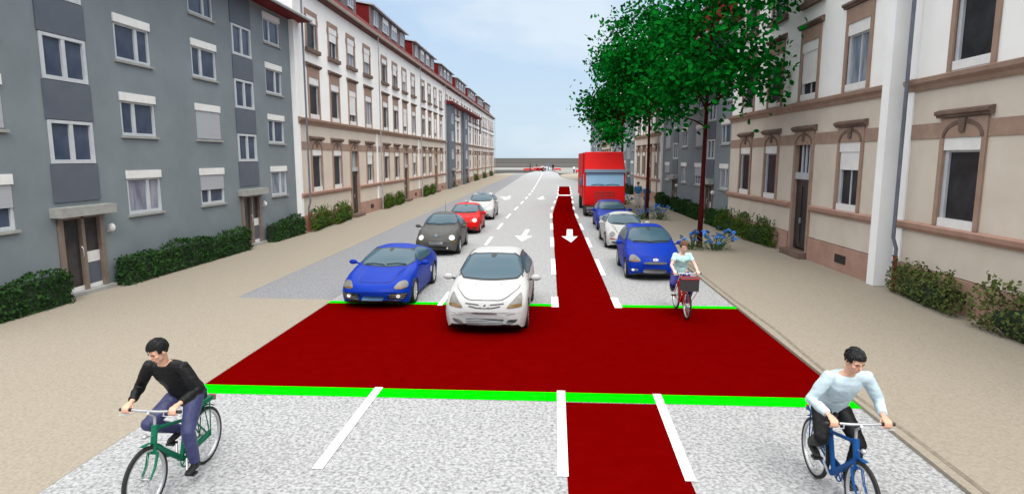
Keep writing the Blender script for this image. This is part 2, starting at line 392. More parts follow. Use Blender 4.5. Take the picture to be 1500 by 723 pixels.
# ---- the grey apartment house: entrance sections of three bays (window, stair, window), four storeys
def grey_window(root, cx, z0, z1, kind, w=1.56):
    h = z1-z0; bx = .24
    g = {'full':0,'half':.5,'open':1}[kind[0]]; big = kind[1]
    top = z1-bx
    key = (round(h,2), kind, w)
    def frame():
        b = MB(); a = -w/2
        mu = a+w*(.62 if big == 'L' else .38)
        b.box(a, a+.085, .02, .12, z0-z0, top-z0); b.box(-a-.085, -a, .02, .12, 0, top-z0)
        b.box(a+.085, -a-.085, .02, .12, 0, .085); b.box(a+.085, -a-.085, .02, .12, top-z0-.06, top-z0)
        b.box(mu-.065, mu+.065, .025, .115, .085, top-z0-.06)
        return b.mesh('window', 'whiteframe')
    f = objm('window', cached(('gf',)+key, frame), root, (cx, 0, z0))
    def panes():
        b = MB(); b.box(-w/2+.08, w/2-.08, .075, .095, .08, top-z0-.05); return b.mesh('pane', 'glassblue' if kind[2] == 'b' else 'glasspale')
    objm('pane', cached(('gp',)+key, panes), f)
    objm('shutter_box', cached(('gs',)+key, lambda: boxm('shutter_box', 'shutterwhite', (-w/2-.02, w/2+.02, -.045, .1, h-bx, h))), f)
    objm('sill', cached(('gi',)+key, lambda: boxm('sill', 'concrete', (-w/2-.06, w/2+.06, -.07, .02, -.075, -.004))), f)
    if g < 1:
        objm('shutter', cached(('gr',)+key, lambda: boxm('shutter', 'shuttergrey', (-w/2+.02, w/2-.02, -.012, .018, g*(h-bx)*.93+.03, h-bx-.003))), f)
def stair_window(root, cx, z0, z1, w=1.5):
    h = z1-z0
    def fr():
        b = MB(); a = -w/2
        b.box(a, a+.1, -.03, .1, 0, h); b.box(-a-.1, -a, -.03, .1, 0, h); b.box(a+.1, -a-.1, -.03, .1, 0, .1); b.box(a+.1, -a-.1, -.03, .1, h-.08, h)
        b.box(-.06, .06, -.02, .1, .1, h-.08); return b.mesh('stair_window', 'whiteframe')
    f = objm('stair_window', cached(('sf', round(h,2)), fr), root, (cx, 0, z0))
    objm('pane', cached(('sp', round(h,2)), lambda: boxm('pane', 'glassblue', (-w/2+.09, w/2-.09, .04, .06, .09, h-.07))), f)
def entrance(root, cx, z0=.12):
    b = MB()
    b.box(-.78, -.64, -.06, .16, 0, 2.1); b.box(.64, .78, -.06, .16, 0, 2.1); b.box(-.03, .08, -.05, .16, 0, 2.0); b.box(-.64, .64, -.05, .16, 1.96, 2.1)
    d = objm('entrance_door', b.mesh('entrance_door', 'doorbrown'), root, (cx, 0, z0))
    objm('door_leaf', boxm('door_leaf', 'doorglass', (-.62, -.05, .05, .09, .12, 1.95)), d)
    objm('kick_plate', boxm('kick_plate', 'shutterwhite', (-.64, -.03, .03, .11, 0, .12), (.08, .64, .03, .11, 0, .12)), d)
    objm('side_light', boxm('side_light', 'doorglass', (.09, .63, .05, .09, 1.02, 1.95)), d)
    objm('letterboxes', boxm('letterboxes', 'shutterwhite', (.09, .63, .03, .10, .72, 1.02), ), d)
    objm('lower_panel', boxm('lower_panel', 'greypanel', (.09, .63, .04, .1, .12, .72)), d)
    hb = MB(); hb.tube([(-.10,-.06,.9),(-.10,-.1,.95),(-.10,-.1,1.15),(-.10,-.06,1.2)], .016, 6); hb.build('handle', 'silver', d, True)
    objm('canopy', boxm('canopy', 'concrete', (-.98, .98, -.34, .0, 2.17, 2.42)), root, (cx, 0, 0))
    objm('doorstep', boxm('doorstep', 'concrete', (-.95, .95, -.16, .15, .0, .118)), root, (cx, 0, 0))
    lb = MB(); lb.ell((0,-.10,0), (.09,.10,.12)); lb.box(-.05,.05,-.04,.0,-.12,.06)
    l = lb.build('wall_lamp', 'shutterwhite', root, True); l.location = (cx+1.02, 0, 1.72)
GZ = [(2.0,3.32),(4.36,5.62),(6.55,7.85),(8.72,9.98)]
SZ = [(3.55,4.66),(5.68,6.82),(7.76,8.94)]
PZ = [(2.55,3.53),(4.68,5.66),(6.84,7.74),(8.96,10.25)]
def grey_block(nsec, sec=9.25, depth=10):
    root = empty('apartment_house')
    L = nsec*sec; H = 10.3
    holes = []; wins = []
    pat = {0:['half','open','open','open'], 1:['open','full','open','open']}
    for s in range(nsec):
        c = s*sec+sec/2+.1
        for q, dx in enumerate((-2.75, 2.72)):
            for fl, (a, b_) in enumerate(GZ):
                k = 'open'
                if q == 0 and fl == 1: k = 'full'
                if q == 0 and fl == 0: k = 'half'
                wins.append((c+dx, a, b_, (k, 'L' if (q+fl) % 2 else 'R', 'p' if fl == 0 and q else 'b')))
                holes.append((c+dx-.78, c+dx+.78, a, b_))
        holes.append((c-.8, c+.8, .12, 2.17))
        for a, b_ in SZ: holes.append((c-.75, c+.75, a, b_))
    w_ = MB(); wall_holes(w_, 0, L, 0, H, holes, 0, .22); shell(w_, 0, L, depth, 0, H)
    w_.build('wall', 'greywall', root, fix=False)
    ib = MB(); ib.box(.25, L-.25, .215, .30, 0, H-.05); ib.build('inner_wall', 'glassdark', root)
    for v in wins: grey_window(root, *v)
    for s in range(nsec):
        c = s*sec+sec/2+.1
        for a, b_ in SZ: stair_window(root, c, a, b_)
        for a, b_ in PZ: objm('stair_panel', cached(('pz', a), lambda: boxm('stair_panel', 'greypanel', (-.8, .8, -.035, .0, 0, b_-a))), root, (c, 0, a))
        entrance(root, c)
    r = MB(); r.prism_x([(-.75,H-.12),(-.75,H),(depth/2,H+3.2),(depth+.5,H),(depth+.5,H-.12)], -.3, L+.85); r.build('roof', 'roof', root)
    g = MB(); g.tube([(-.25,-.82,H-.04),(L+.8,-.82,H-.04)], .07, 8, (0,0,1)); g.build('gutter', 'lead', root, True)
    return root

# ---- the cream town house, four windows wide, 14 m
CW = [2.3, 5.45, 8.6, 11.95]
def stone_window(root, cx, fl, kind, door=False):
    ow = 1.32 if fl else 1.3
    pz0, pz1, box1 = [(2.12,3.82,4.12),(5.88,7.42,7.78),(9.2,10.52,10.86)][fl]
    key = (fl, kind)
    a = ow/2; j = a+.15
    def sur():
        b = MB()
        lo = [1.97, 5.66, 9.2][fl]; hi = box1
        b.box(-j, -a, -.05, .16, lo-pz0, hi-pz0); b.box(a, j, -.05, .16, lo-pz0, hi-pz0)
        if fl == 0: b.box(-j, j, -.05, .0, hi-pz0, 4.58-pz0)
        if fl == 1: b.box(-j, j, -.05, .0, hi-pz0, 8.26-pz0)
        if fl == 2:
            b.box(-j, j, -.05, .0, hi-pz0, 11.08-pz0)
            for s in (-1, 1): b.box(min(s*j, s*(j+.07)), max(s*j, s*(j+.07)), -.05, .0, 10.45-pz0, 10.75-pz0)
        return b.mesh('window', 'sandstone')
    f = objm('window', cached(('cs',)+key, sur), root, (cx, 0, pz0))
    if fl == 0: orn(f, pz0)
    if fl < 2:
        def hood():
            z = (4.6 if fl == 0 else 8.28)-pz0; hw = j+.13
            b = MB(); b.prism_x([(0,z),(-.10,z),(-.11,z+.05),(-.17,z+.08),(-.17,z+.15),(-.05,z+.20),(0,z+.20)], -hw, hw); return b.mesh('hood', 'hoodstone')
        objm('hood', cached(('ch', fl), hood), f)
    if fl == 2:
        objm('sill', cached('sill2', lambda: boxm('sill', 'hoodstone', (-j-.1, j+.1, -.16, .0, -.2, -.003))), f)
    objm('bottom_rail', cached(('br', fl), lambda: boxm('bottom_rail', 'shutterwhite', (-a, a, -.02, .12, (-.16 if fl < 2 else 0), .05))), f)
    def cas():
        b = MB(); H = pz1-pz0
        b.box(-a, -a+.13, .03, .14, .05, H); b.box(a-.06, a, .03, .14, .05, H)
        b.box(-a+.13, a-.06, .05, .13, H-.05, H)
        if kind != 'dark': b.box(.02, .08, .06, .12, .05, H-.05)
        return b.mesh('casement', 'whiteframe')
    objm('casement', cached(('cc',)+key, cas), f)
    gl = {'dark':'glassdark','mid':'glassdark','low':'glassdark','blue':'glasspale'}[kind]
    objm('pane', cached(('cp',)+key, lambda: boxm('pane', gl, (-a+.12, a-.05, .09, .11, .06, pz1-pz0-.03))), f)
    objm('shutter_box', cached(('cb', fl), lambda: boxm('shutter_box', 'shutterwhite', (-a, a, -.025, .1, pz1-pz0, box1-pz0-.002))), f)
    drop = {'dark':0,'mid':.33,'low':.72,'blue':.42}[kind] if fl != 1 or kind == 'low' else 0
    if drop:
        objm('shutter', cached(('cr',)+key, lambda: boxm('shutter', 'shutterwhite', (-a+.05, a-.05, .0, .028, (pz1-pz0)*(1-drop), pz1-pz0-.003))), f)
def orn(f, pz0):
    def mk():
        b = MB(); z = 4.13
        n = 12
        for i in range(n):
            t0, t1 = math.pi*i/n, math.pi*(i+1)/n
            p = [(.62*math.cos(t0), z+.32*math.sin(t0)), (.62*math.cos(t1), z+.32*math.sin(t1)), (.72*math.cos(t1), z+.41*math.sin(t1)), (.72*math.cos(t0), z+.41*math.sin(t0))]
            b.prism_y(p, -.068, -.045)
        b.prism_y([(-.09,z+.12),(.09,z+.12),(.13,z+.44),(-.13,z+.44)], -.095, -.045)
        return b.mesh('arch_ornament', 'hoodstone')
    objm('arch_ornament', cached('orn', mk), f, (0,0,-pz0))
def cream_house(L=14.0, start_pipe=None, cx=CW, depth=10):
    root = empty('town_house')
    H = 12.0
    kinds = [['dark','dark','door','mid'], ['dark','dark','low','blue'], ['dark','mid','blue','blue']]
    holes = []
    for fl in range(3):
        for i, c in enumerate(cx):
            if fl == 0 and i == 2: holes.append((c-.68, c+.68, .22, 4.12)); continue
            z0, z1 = [(1.97,4.12),(5.72,7.78),(9.2,10.86)][fl]
            holes.append((c-.66, c+.66, z0, z1))
    lo = MB(); wall_holes(lo, 0, L, .82, 5.36, [h for h in holes if h[2] < 5], 0, .2); shell(lo, 0, L, depth, 0, 5.36)
    lo.build('lower_wall', 'beige', root, fix=False)
    up = MB(); wall_holes(up, 0, L, 5.36, H, [h for h in holes if h[2] > 5], 0, .2); shell(up, 0, L, depth, 5.36, H)
    up.build('upper_wall', 'creamwhite', root, fix=False)
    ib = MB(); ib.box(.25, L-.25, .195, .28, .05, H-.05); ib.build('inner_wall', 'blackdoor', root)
    d = cx[2]
    pl = MB(); pl.box(0, d-.9, -.07, .0, 0, .80); pl.box(d+.9, L, -.07, .0, 0, .80); pl.build('plinth', 'pinkstone', root)
    st = MB()
    prof = [(0,1.74),(-.07,1.74),(-.13,1.82),(-.15,1.93),(0,1.97)]
    st.prism_x(prof, 0, d-.9); st.prism_x(prof, d+.9, L); st.build('string_course', 'pinkstone', root)
    edges = [0]+[v for c in cx for v in (c-.81, c+.81)]+[L]
    for i in range(0, len(edges), 2):
        bd = MB(); bd.box(edges[i], edges[i+1], -.025, .0, 4.12, 4.5); bd.build('stone_band', 'sandstone', root)
    cn_ = MB(); cn_.prism_x([(0,5.36),(-.06,5.36),(-.10,5.46),(-.2,5.54),(-.22,5.64),(0,5.70)], 0, L); cn_.build('cornice', 'sandstone', root)
    for fl in range(3):
        for i, c in enumerate(cx):
            k = kinds[fl][i]
            if k == 'door':
                b = MB(); b.box(-.82, -.66, -.06, .18, .22, 4.58); b.box(.66, .82, -.06, .18, .22, 4.58); b.box(-.66, .66, -.06, .0, 4.1, 4.58)
                f = objm('front_door', cached('fd', lambda: b.mesh('front_door', 'sandstone')), root, (c, 0, 0))
                objm('door_leaf', cached('fdl', lambda: boxm('door_leaf', 'blackdoor', (-.65,-.01,.08,.13,.3,2.84),(.01,.65,.08,.13,.3,2.84),(-.52,-.12,.06,.08,.5,1.2),(.12,.52,.06,.08,.5,1.2),(-.52,-.12,.06,.08,1.4,2.6),(.12,.52,.06,.08,1.4,2.6))), f)
                objm('transom', cached('fdt', lambda: boxm('transom', 'lead', (-.66,.66,.0,.14,2.85,3.1))), f)
                objm('fanlight', cached('fdf', lambda: boxm('fanlight', 'glassdark', (-.65,.65,.1,.12,3.1,4.1))), f)
                objm('glazing_bars', cached('fdg', lambda: boxm('glazing_bars', 'whiteframe', (-.30,-.22,.05,.10,3.1,4.1),(.02,.10,.05,.10,3.1,4.1),(.32,.38,.05,.10,3.1,4.1))), f)
                objm('doorstep', cached('fds', lambda: boxm('doorstep', 'hoodstone', (-.88,.88,-.35,.18,0,.216))), f)
                hd = cached('fdh', lambda: boxm('handle', 'silver', (-.1,-.06,.0,.06,1.22,1.42)))
                objm('handle', hd, f)
                orn(f, 0)
                def hood():
                    z = 4.6; b2 = MB(); b2.prism_x([(0,z),(-.10,z),(-.11,z+.05),(-.17,z+.08),(-.17,z+.15),(-.05,z+.20),(0,z+.20)], -.95, .95); return b2.mesh('hood', 'hoodstone')
                objm('hood', cached('fdhood', hood), f)
                continue
            stone_window(root, c, fl, k)
    for c in (cx[0]+.4, cx[3]):
        objm('cellar_vent', cached('cv', lambda: boxm('cellar_vent', 'vent', (-.35,.35,-.085,-.06,.28,.55))), root, (c, 0, 0))
    e = MB(); e.prism_x([(0,11.85),(-.06,11.85),(-.30,12.0),(-.30,12.1),(0,12.1)], 0, L); e.build('eaves', 'soffit', root)
    g = MB(); g.prism_x([(-.302,12.0),(-.42,12.0),(-.46,12.12),(-.302,12.12)], -.02, L+.02); g.build('gutter', 'gutter', root)
    r = MB(); r.prism_x([(-.36,12.14),(.55,13.02),(4.2,15.9),(depth+.3,12.14)], .001, L-.001); r.build('roof', 'roof', root)
    x0, x1 = 1.5*L/14, 12.3*L/14
    dm = MB()
    dm.prism_x([(.75,12.9),(.75,14.45),(3.6,15.0),(3.6,12.9)], x0, x1)
    d_ = dm.build('dormer', 'roof', root)
    df = MB(); df.box(x0+.02, x1-.02, .68, .748, 13.12, 14.43); df.build('dormer_front', 'dormerface', d_)
    de = MB(); de.prism_x([(.35,14.44),(.35,14.54),(3.9,15.22),(3.9,15.10)], x0-.14, x1+.2); de.build('dormer_roof', 'lead', d_)
    ww = (x1-x0)/4
    for i in range(4):
        cxw = x0+ww*(i+.5); wd = .52 if i in (0,3) else .85
        b = MB(); b.box(-wd, -wd+.1, .60, .679, 13.24, 14.34); b.box(wd-.1, wd, .60, .679, 13.24, 14.34); b.box(-wd+.1, wd-.1, .60, .679, 13.24, 13.34); b.box(-wd+.1, wd-.1, .60, .679, 14.26, 14.34); b.box(-.05, .05, .61, .679, 13.34, 14.26)
        f = b.build('dormer_window', 'whiteframe', d_); f.location = (cxw, 0, 0)
        objm('pane', boxm('pane', 'glasspale', (-wd+.09, wd-.09, .64, .66, 13.33, 14.27)), f)
        if i in (1,2): objm('shutter', boxm('shutter', 'shutterwhite', (-wd+.102, wd-.102, .605, .635, 13.95, 14.258)), f)
    pp = MB(); pp.box(L-.36, L-.02, -.045, -.001, .82, 5.36); pp.build('pilaster', 'whitepilaster', root)
    p = MB(); p.tube([(L-.12,-.30,.05),(L-.12,-.30,11.9),(L-.12,-.38,12.0)], .045, 8)
    p.build('downpipe', 'pipe', root, True)
    return root
def end_dress(root, at, dark=True, sx=1, depth=10):
    """white end wall with dark downpipe where a town house starts; returns parts"""
    x0, x1 = sorted((at, at-sx*.06))
    b = MB(); b.box(x0, x1, -.05, depth-.1, 0.01, 12.0); b.build('end_wall', 'whitepilaster', root)
    b = MB(); b.box(*sorted((at+sx*.001, at+sx*.26)), -.045, -.001, .82, 5.36); b.box(*sorted((at+sx*.001, at+sx*.26)), -.045, -.001, 5.7, 11.7); b.build('pilaster', 'whitepilaster', root)
    p = MB(); x = at+sx*.38
    p.tube([(x,-.32,11.95),(x,-.32,1.5),(x,-.22,1.2),(x,-.22,1.0)], .05, 8); p.build('downpipe', 'pipedark', root, True)
    p = MB(); p.tube([(x,-.22,1.0),(x,-.22,.02)], .06, 8); p.build('pipe_foot', 'pipered', root, True)

def put(root, O, D, z=0, sx=1):
    root.location = (O[0], O[1], z); root.rotation_euler = (0, 0, math.atan2(D[1]-O[1], D[0]-O[0])); root.scale = (sx, 1, 1)
GRP_C = 'cream and white town houses lining the street'
GRP_G = 'grey green apartment houses lining the street'
def name_it(o, label, cat, group): tag(o, label, cat, group)

gA = grey_block(2)
put(gA, (-12.78, 11.12), (-12.42, 29.62))
name_it(gA, 'grey apartment house at the left edge of the photo, behind clipped hedges', 'apartment house', GRP_G)
gB = copy_tree(gA); put(gB, (8.86, 49.36), (9.24, 31.6), PV, .963)
name_it(gB, 'grey apartment house right behind the nearest tree, between two cream houses', 'apartment house', GRP_G)
gC = copy_tree(gA); put(gC, (8.02, 80.0), (8.48, 61.9), PV, .97)
name_it(gC, 'grey apartment house beyond the two pedestrians, mostly hidden by trees and lorry', 'apartment house', GRP_G)
gD = copy_tree(gA); put(gD, (7.32, 112.0), (7.75, 93.8), PV, .97)
name_it(gD, 'farthest grey apartment house, showing above the roof of the red lorry', 'apartment house', GRP_G)

cA = cream_house()
proto_c = copy_tree(cA)                              # plain copy source without the end wall
end_dress(cA, 0)
CX = -12.24
put(cA, (CX, 29.69), (CX, 60)); name_it(cA, 'nearest cream town house on the left, its slate downpipe beside the grey house', 'town house', GRP_C)
def cream(O, D, label, z=0, sx=1, first=False):
    o = proto_c if first else copy_tree(proto_c)
    put(o, O, D, z, sx); name_it(o, label, 'town house', GRP_C); return o
cream((CX, 43.69), (CX, 80), 'second cream town house on the left, behind the parked red car', first=True)
cream((CX, 57.69), (CX, 80), 'third cream town house on the left, just before the narrow grey stair towers')
s5 = (135.2-71.69)/5/14
l5 = ['left cream town house partly hidden by the grey stair towers', 'left cream town house just past the second grey stair tower',
      'third last cream town house of the left row, beyond the red canopy', 'second last cream town house of the left row', 'last cream town house of the left row, where the far open ground begins']
for k in range(5): cream((CX+.01*k, 71.69+14*s5*k), (CX+.01*k, 200), l5[k], 0, s5)
# right row
mid = cream((9.09, 31.9), (9.50, 18.0), 'cream town house on the right between the white corner strip and the nearest tree', PV, .985)
b_ = MB(); b_.box(13.87, 14.24, -.22, 9.9, .01, 12.05); b_.build('end_wall', 'whitepilaster', mid)
for o in [c for c in kids(mid) if c.name.startswith(('downpipe', 'pilaster'))]: bpy.data.objects.remove(o)
b_ = MB(); b_.box(13.6, 13.868, -.046, -.001, .82, 5.34); b_.build('pilaster', 'whitepilaster', mid)
near = cream_house(); end_dress(near, 0)
put(near, (9.66, 17.55), (9.92, 3.55), PV); name_it(near, 'cream town house cut off by the right photo edge, olive bushes at its foot', 'town house', GRP_C)
far = cream((8.42, 61.7), (8.76, 49.5), 'cream town house behind the two pedestrians with white corner strips on both sides', PV, 12.4/14)
for x in (-.055, 14.0):
    b_ = MB(); b_.box(x, x+.055, -.05, 9.9, .01, 12.0); b_.build('end_wall', 'whitepilaster', far)
b_ = MB(); b_.box(.01, .34, -.046, -.001, .82, 11.7); b_.build('pilaster', 'whitepilaster', far)
cream((7.78, 93.6), (8.0, 80.2), 'far cream town house on the right, glimpsed between trees above the lorry', PV, 13.3/14)

# grey stair towers standing proud of the left cream row, joined by one red canopy roof
tw = empty('stair_tower'); put(tw, (CX+.45, 72.9), (CX+.45, 100))
for x0, x1 in ((0, 4.75), (12.5, 17.2)):
    c = (x0+x1)/2
    holes = [(c-.75, c+.75, a, b_) for a, b_ in SZ]+[(c-.8, c+.8, .12, 2.17)]
    b = MB(); wall_holes(b, x0, x1, 0, 10.0, holes, 0, .22); shell(b, x0, x1, .44, 0, 10.0); b.build('wall', 'greypanel', tw, fix=False)
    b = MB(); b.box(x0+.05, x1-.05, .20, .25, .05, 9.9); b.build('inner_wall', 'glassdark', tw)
    for a, e in SZ: stair_window(tw, c, a, e)
    entrance(tw, c)
b = MB(); b.prism_x([(-.45,9.98),(-.5,10.2),(.43,10.34),(.43,9.98)], -.3, 31); b.build('canopy_roof', 'roof', tw)
b = MB(); b.box(30.3, 30.55, -.35, -.15, 7.6, 9.97); b.build('canopy_post', 'postdark', tw)
tag(tw, 'two narrow dark grey stair towers under one long red canopy', 'stair tower')

# ------------------------------------------------------------------ hedges and bushes
def leaf_blob(b, c, r, n, size, rg, top=None):
    for _ in range(n):
        while True:
            p = Vector((rg.uniform(-1,1), rg.uniform(-1,1), rg.uniform(-1,1)))
            if .25 < p.length < 1: break
        p = p.normalized()*(p.length**.4)
        q = Vector((c[0]+p.x*r[0], c[1]+p.y*r[1], c[2]+p.z*r[2]))
        if q.z < .03: continue
        leafquad(b, q, size*rg.uniform(.6,1.3), rg)
def leafquad(b, q, s, rg, up=.0):
    n = Vector((rg.gauss(0,1), rg.gauss(0,1), rg.gauss(up,1))).normalized()
    a = n.orthogonal().normalized(); a = Matrix.Rotation(rg.uniform(0,6.28), 3, n) @ a; c = n.cross(a)
    b.add([q-a*s, q-c*s*.5+a*s*.1, q+a*s, q+c*s*.5+a*s*.1], [(0,1,2,3)])
def hedge_mesh(L, h, dpt, seed):
    dpt = .42
    rg = random.Random(seed); b = MB()
    for i in range(int(L*h*420)):
        x = rg.uniform(0, L); k = rg.random(); hh = h*(1-.10*math.sin(x*1.7+seed)-.05*math.sin(x*4.1))*(1 if .25 < x < L-.25 else .88)
        if k < .62: q = Vector((x, -dpt+rg.gauss(0,.035), rg.uniform(.02, hh)))
        elif k < .92: q = Vector((x, rg.uniform(-dpt, 0), hh+rg.gauss(0,.035)))
        else: q = Vector((rg.choice((0,L))+rg.gauss(0,.03), rg.uniform(-dpt,0), rg.uniform(.05,hh)))
        leafquad(b, q, rg.uniform(.04,.075), rg)
    return b
def hedge(root_like, x0, x1, label, seed, h=1.05):
    L = x1-x0
    o = hedge_mesh(L, h, .75, seed).build('hedge', 'hedge', fix=False)
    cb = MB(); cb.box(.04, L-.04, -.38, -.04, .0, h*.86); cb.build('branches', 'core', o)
    mw = root_like.matrix_basis
    o.location = mw @ Vector((x0, -.06, 0)); o.rotation_euler = root_like.rotation_euler
    tag(o, label, 'hedge', 'clipped hedges along the grey houses'); return o
sg = 9.25
for gi, (g, txt) in enumerate(((gA, 'left grey house'), (gB, 'right grey house behind the nearest tree'), (gC, 'grey house beyond the pedestrians'))):
    sx = g.scale[0]
    segs = [(.1, 3.7, 'at the near end'), (5.75, 12.95, 'between the two entrances'), (15.0, 18.3, 'at the far end')]
    if gi: segs = [(.1, 3.7, 'at the far end'), (5.75, 12.95, 'between the two entrances'), (15.0, 18.3, 'at the near end')]
    for si, (a, b_, w_) in enumerate(segs):
        if gi == 2 and si == 0: continue
        hedge(g, a*sx if False else a, b_, 'dark green hedge %s of the %s' % (w_, txt), 11+gi*5+si, .86)
def bush_mesh(seed, n=3000):
    rg = random.Random(seed); b = MB()
    for k in range(7):
        x = -1.15+k*.38; hh = rg.uniform(.38,.62)
        leaf_blob(b, (x, rg.uniform(-.05,.05), hh*.95), (.36,.24,hh), n//7, .046, rg)
    for k in range(22):
        x = rg.uniform(-1.2,1.2); q = Vector((x, rg.uniform(-.15,.15), rg.uniform(.75,1.05)))
        for t in range(5): leafquad(b, q+Vector((rg.gauss(0,.03), rg.gauss(0,.03), t*.05)), .06, rg)
    return b
bm_light = bush_mesh(3).mesh('bush', 'bush', fix=False); bm_olive = bush_mesh(5).mesh('bush', 'bushdark', fix=False)
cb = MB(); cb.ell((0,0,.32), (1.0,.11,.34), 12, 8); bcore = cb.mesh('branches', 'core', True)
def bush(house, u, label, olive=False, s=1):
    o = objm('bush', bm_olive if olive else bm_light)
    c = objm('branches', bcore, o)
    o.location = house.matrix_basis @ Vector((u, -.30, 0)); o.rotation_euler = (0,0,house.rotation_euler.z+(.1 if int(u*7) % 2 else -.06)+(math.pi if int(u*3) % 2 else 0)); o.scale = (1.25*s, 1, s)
    tag(o, label, 'bush', 'green bushes at the foot of the cream houses')
# bushes of each cream house in sight
bush(cA, 1.9, 'broad green bush by the slate downpipe of the nearest left cream house')
bush(cA, 5.3, 'broad green bush beside the door of the nearest left cream house')
for nm, word in (('second', 'second'), ('third', 'third')):
    h = [o for o in bpy.data.objects if o.name.startswith('town_house') and str(o.get('label', '')).startswith(nm+' cream')][0]
    bush(h, 1.7, 'small green bush under the first window of the %s left cream house' % word, s=.9)
    bush(h, 5.1, 'small green bush next to the door of the %s left cream house' % word, s=.9)
for k, o in enumerate([o for o in bpy.data.objects if o.name.startswith('town_house') and o.get('label') in l5]):
    bush(o, 3.2, 'small bush below the %s' % o['label'].split(',')[0], s=.95)
bush(mid, 1.6, 'green bush at the far end of the right cream house, near the tree trunk')
bush(mid, 5.0, 'green bush beside the black door of the right cream house')
bush(near, 1.75, 'olive green bush by the slate downpipe with red foot at the right edge', True, .88)
bush(near, 5.6, 'tall olive green bush lowest at the right edge of the photo', True, 1.02)

